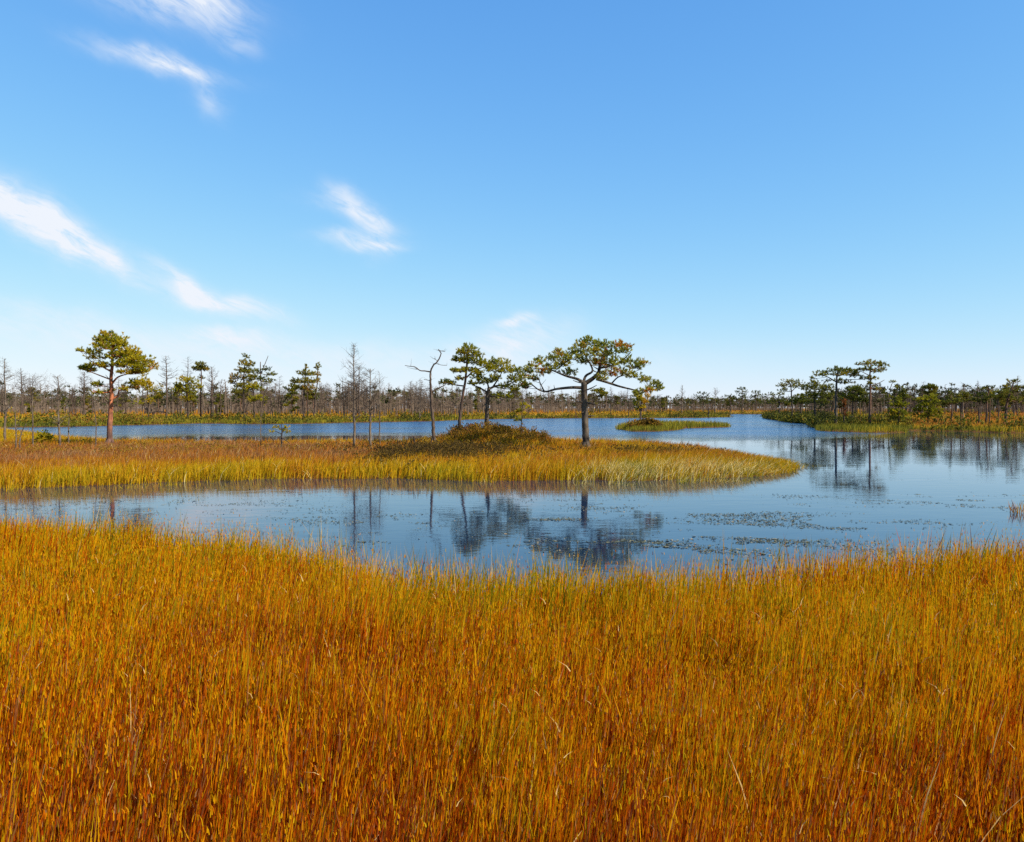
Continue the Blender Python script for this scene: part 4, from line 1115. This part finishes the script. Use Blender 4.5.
stand('dead_pine', PROTO_D, DT, spots(26, 650, 780, 225, 330, 3.6, 5.4, rs), 'tiny distant dead pine on the skyline beyond the channel', 'dead pine', 'distant dead pines beyond the channel', rs)
stand('dead_pine', PROTO_D, DT, spots(38, 775, 1090, 85, 190, 3.0, 4.8, rs), 'bare dead pine in the mixed wood behind the right shore', 'dead pine', 'dead pines behind the right shore', rs)
stand('pine_tree', PROTO_P, PT, spots(10, -60, 110, 110, 180, 2.6, 4.0, rs), 'small green pine among the dead ones behind the left bank', 'pine', 'green pines left of the red trunked pine', rs)
stand('pine_tree', PROTO_P, PT, spots(36, 115, 330, 105, 190, 2.8, 4.8, rs), 'small green pine in the wood behind the left bank', 'pine', 'green pines behind the left bank', rs)
stand('pine_tree', PROTO_P, PT, spots(48, 380, 670, 150, 260, 3.4, 5.4, rs), 'dark green pine in the belt behind the hummock trees', 'pine', 'green pines in the belt behind the hummock', rs)
stand('pine_tree', PROTO_P, PT, spots(44, 650, 790, 225, 340, 3.2, 4.8, rs), 'tiny dark pine on the far skyline beyond the channel', 'pine', 'distant pines beyond the channel', rs)
stand('pine_tree', PROTO_P, PT, spots(40, 775, 1090, 88, 200, 2.4, 4.4, rs), 'dark pine in the mixed wood behind the right shore', 'pine', 'green pines behind the right shore', rs)


def far_wood():
    """the wood behind the single trees, one mass of thin trunks, twigs and crowns out to the horizon"""
    rng = np.random.default_rng(18)
    mb = MB()
    n = 9500
    px = rng.uniform(-330, 1350, n)
    near = np.interp(px, [-330, 100, 240, 430, 560, 650, 700, 770, 800, 1350], [125, 125, 112, 120, 165, 215, 250, 250, 125, 118])
    d = near * (560 / near) ** (rng.uniform(0, 1, n) ** 1.15)
    X, Y = (px - CX) / F * d, d
    s = shore(X, Y, 2); Z = height(X, Y)
    green = np.interp(px, [-330, 100, 240, 430, 560, 700, 770, 1350], [.35, .35, .25, .10, .25, .55, .6, .6])
    for i in np.where(s > 8)[0]:
        h = rng.uniform(2.6, 5.3) * (1 + .25 * (d[i] > 320)); z = Z[i]; x, y = X[i], Y[i]
        r = .045 + .00012 * d[i]
        tx, ty = rng.normal(0, .2, 2)
        mb.tube([[x, y, z - .2], [x + tx * .4, y + ty * .4, z + h * .5], [x + tx, y + ty, z + h]], [r * 1.1, r * .85, r * .3], 4, rng.uniform(.82, 1.0))
        if rng.uniform() < green[i]:
            for _ in range(3):
                u = rng.uniform(.5, 1); q = rng.uniform(.35, .75)
                leaf_clump(mb, (x + rng.normal(0, .45), y + rng.normal(0, .45), z + h * u), (q, q, q * .55), 7, .45, .0, .55, rng, .4, .3, .1, tufts=4)
        else:
            k = 30
            u = rng.uniform(.3, 1, k); a = rng.uniform(0, 6.28, k); L = rng.uniform(.3, .9, k) * np.interp(u, [.3, .6, 1], [.7, 1, .4])
            p = np.stack([x + tx * u, y + ty * u, z + h * u], -1)
            e = p + np.stack([np.cos(a) * L, np.sin(a) * L, L * rng.normal(.25, .3, k)], -1)
            w = r * .5
            V = np.stack([p - [0, 0, w], p + [0, 0, w], e + [0, 0, w * .4], e - [0, 0, w * .4]], 1)
            mb.add(V.reshape(-1, 3), np.arange(k)[:, None] * 4 + np.array([0, 3, 2, 1]), None, rng.uniform(.78, 1.0))
    m = leafy('far_wood_leaves', [(0, (.03, .045, .014)), (.5, (.10, .095, .03)), (.75, (.10, .072, .048)), (1, (.17, .122, .085))], .1)
    tag(mb.build('far_wood', m), 'grey brown belt of distant bare and green trees along the horizon', 'wood', None, 'stuff')


far_wood()
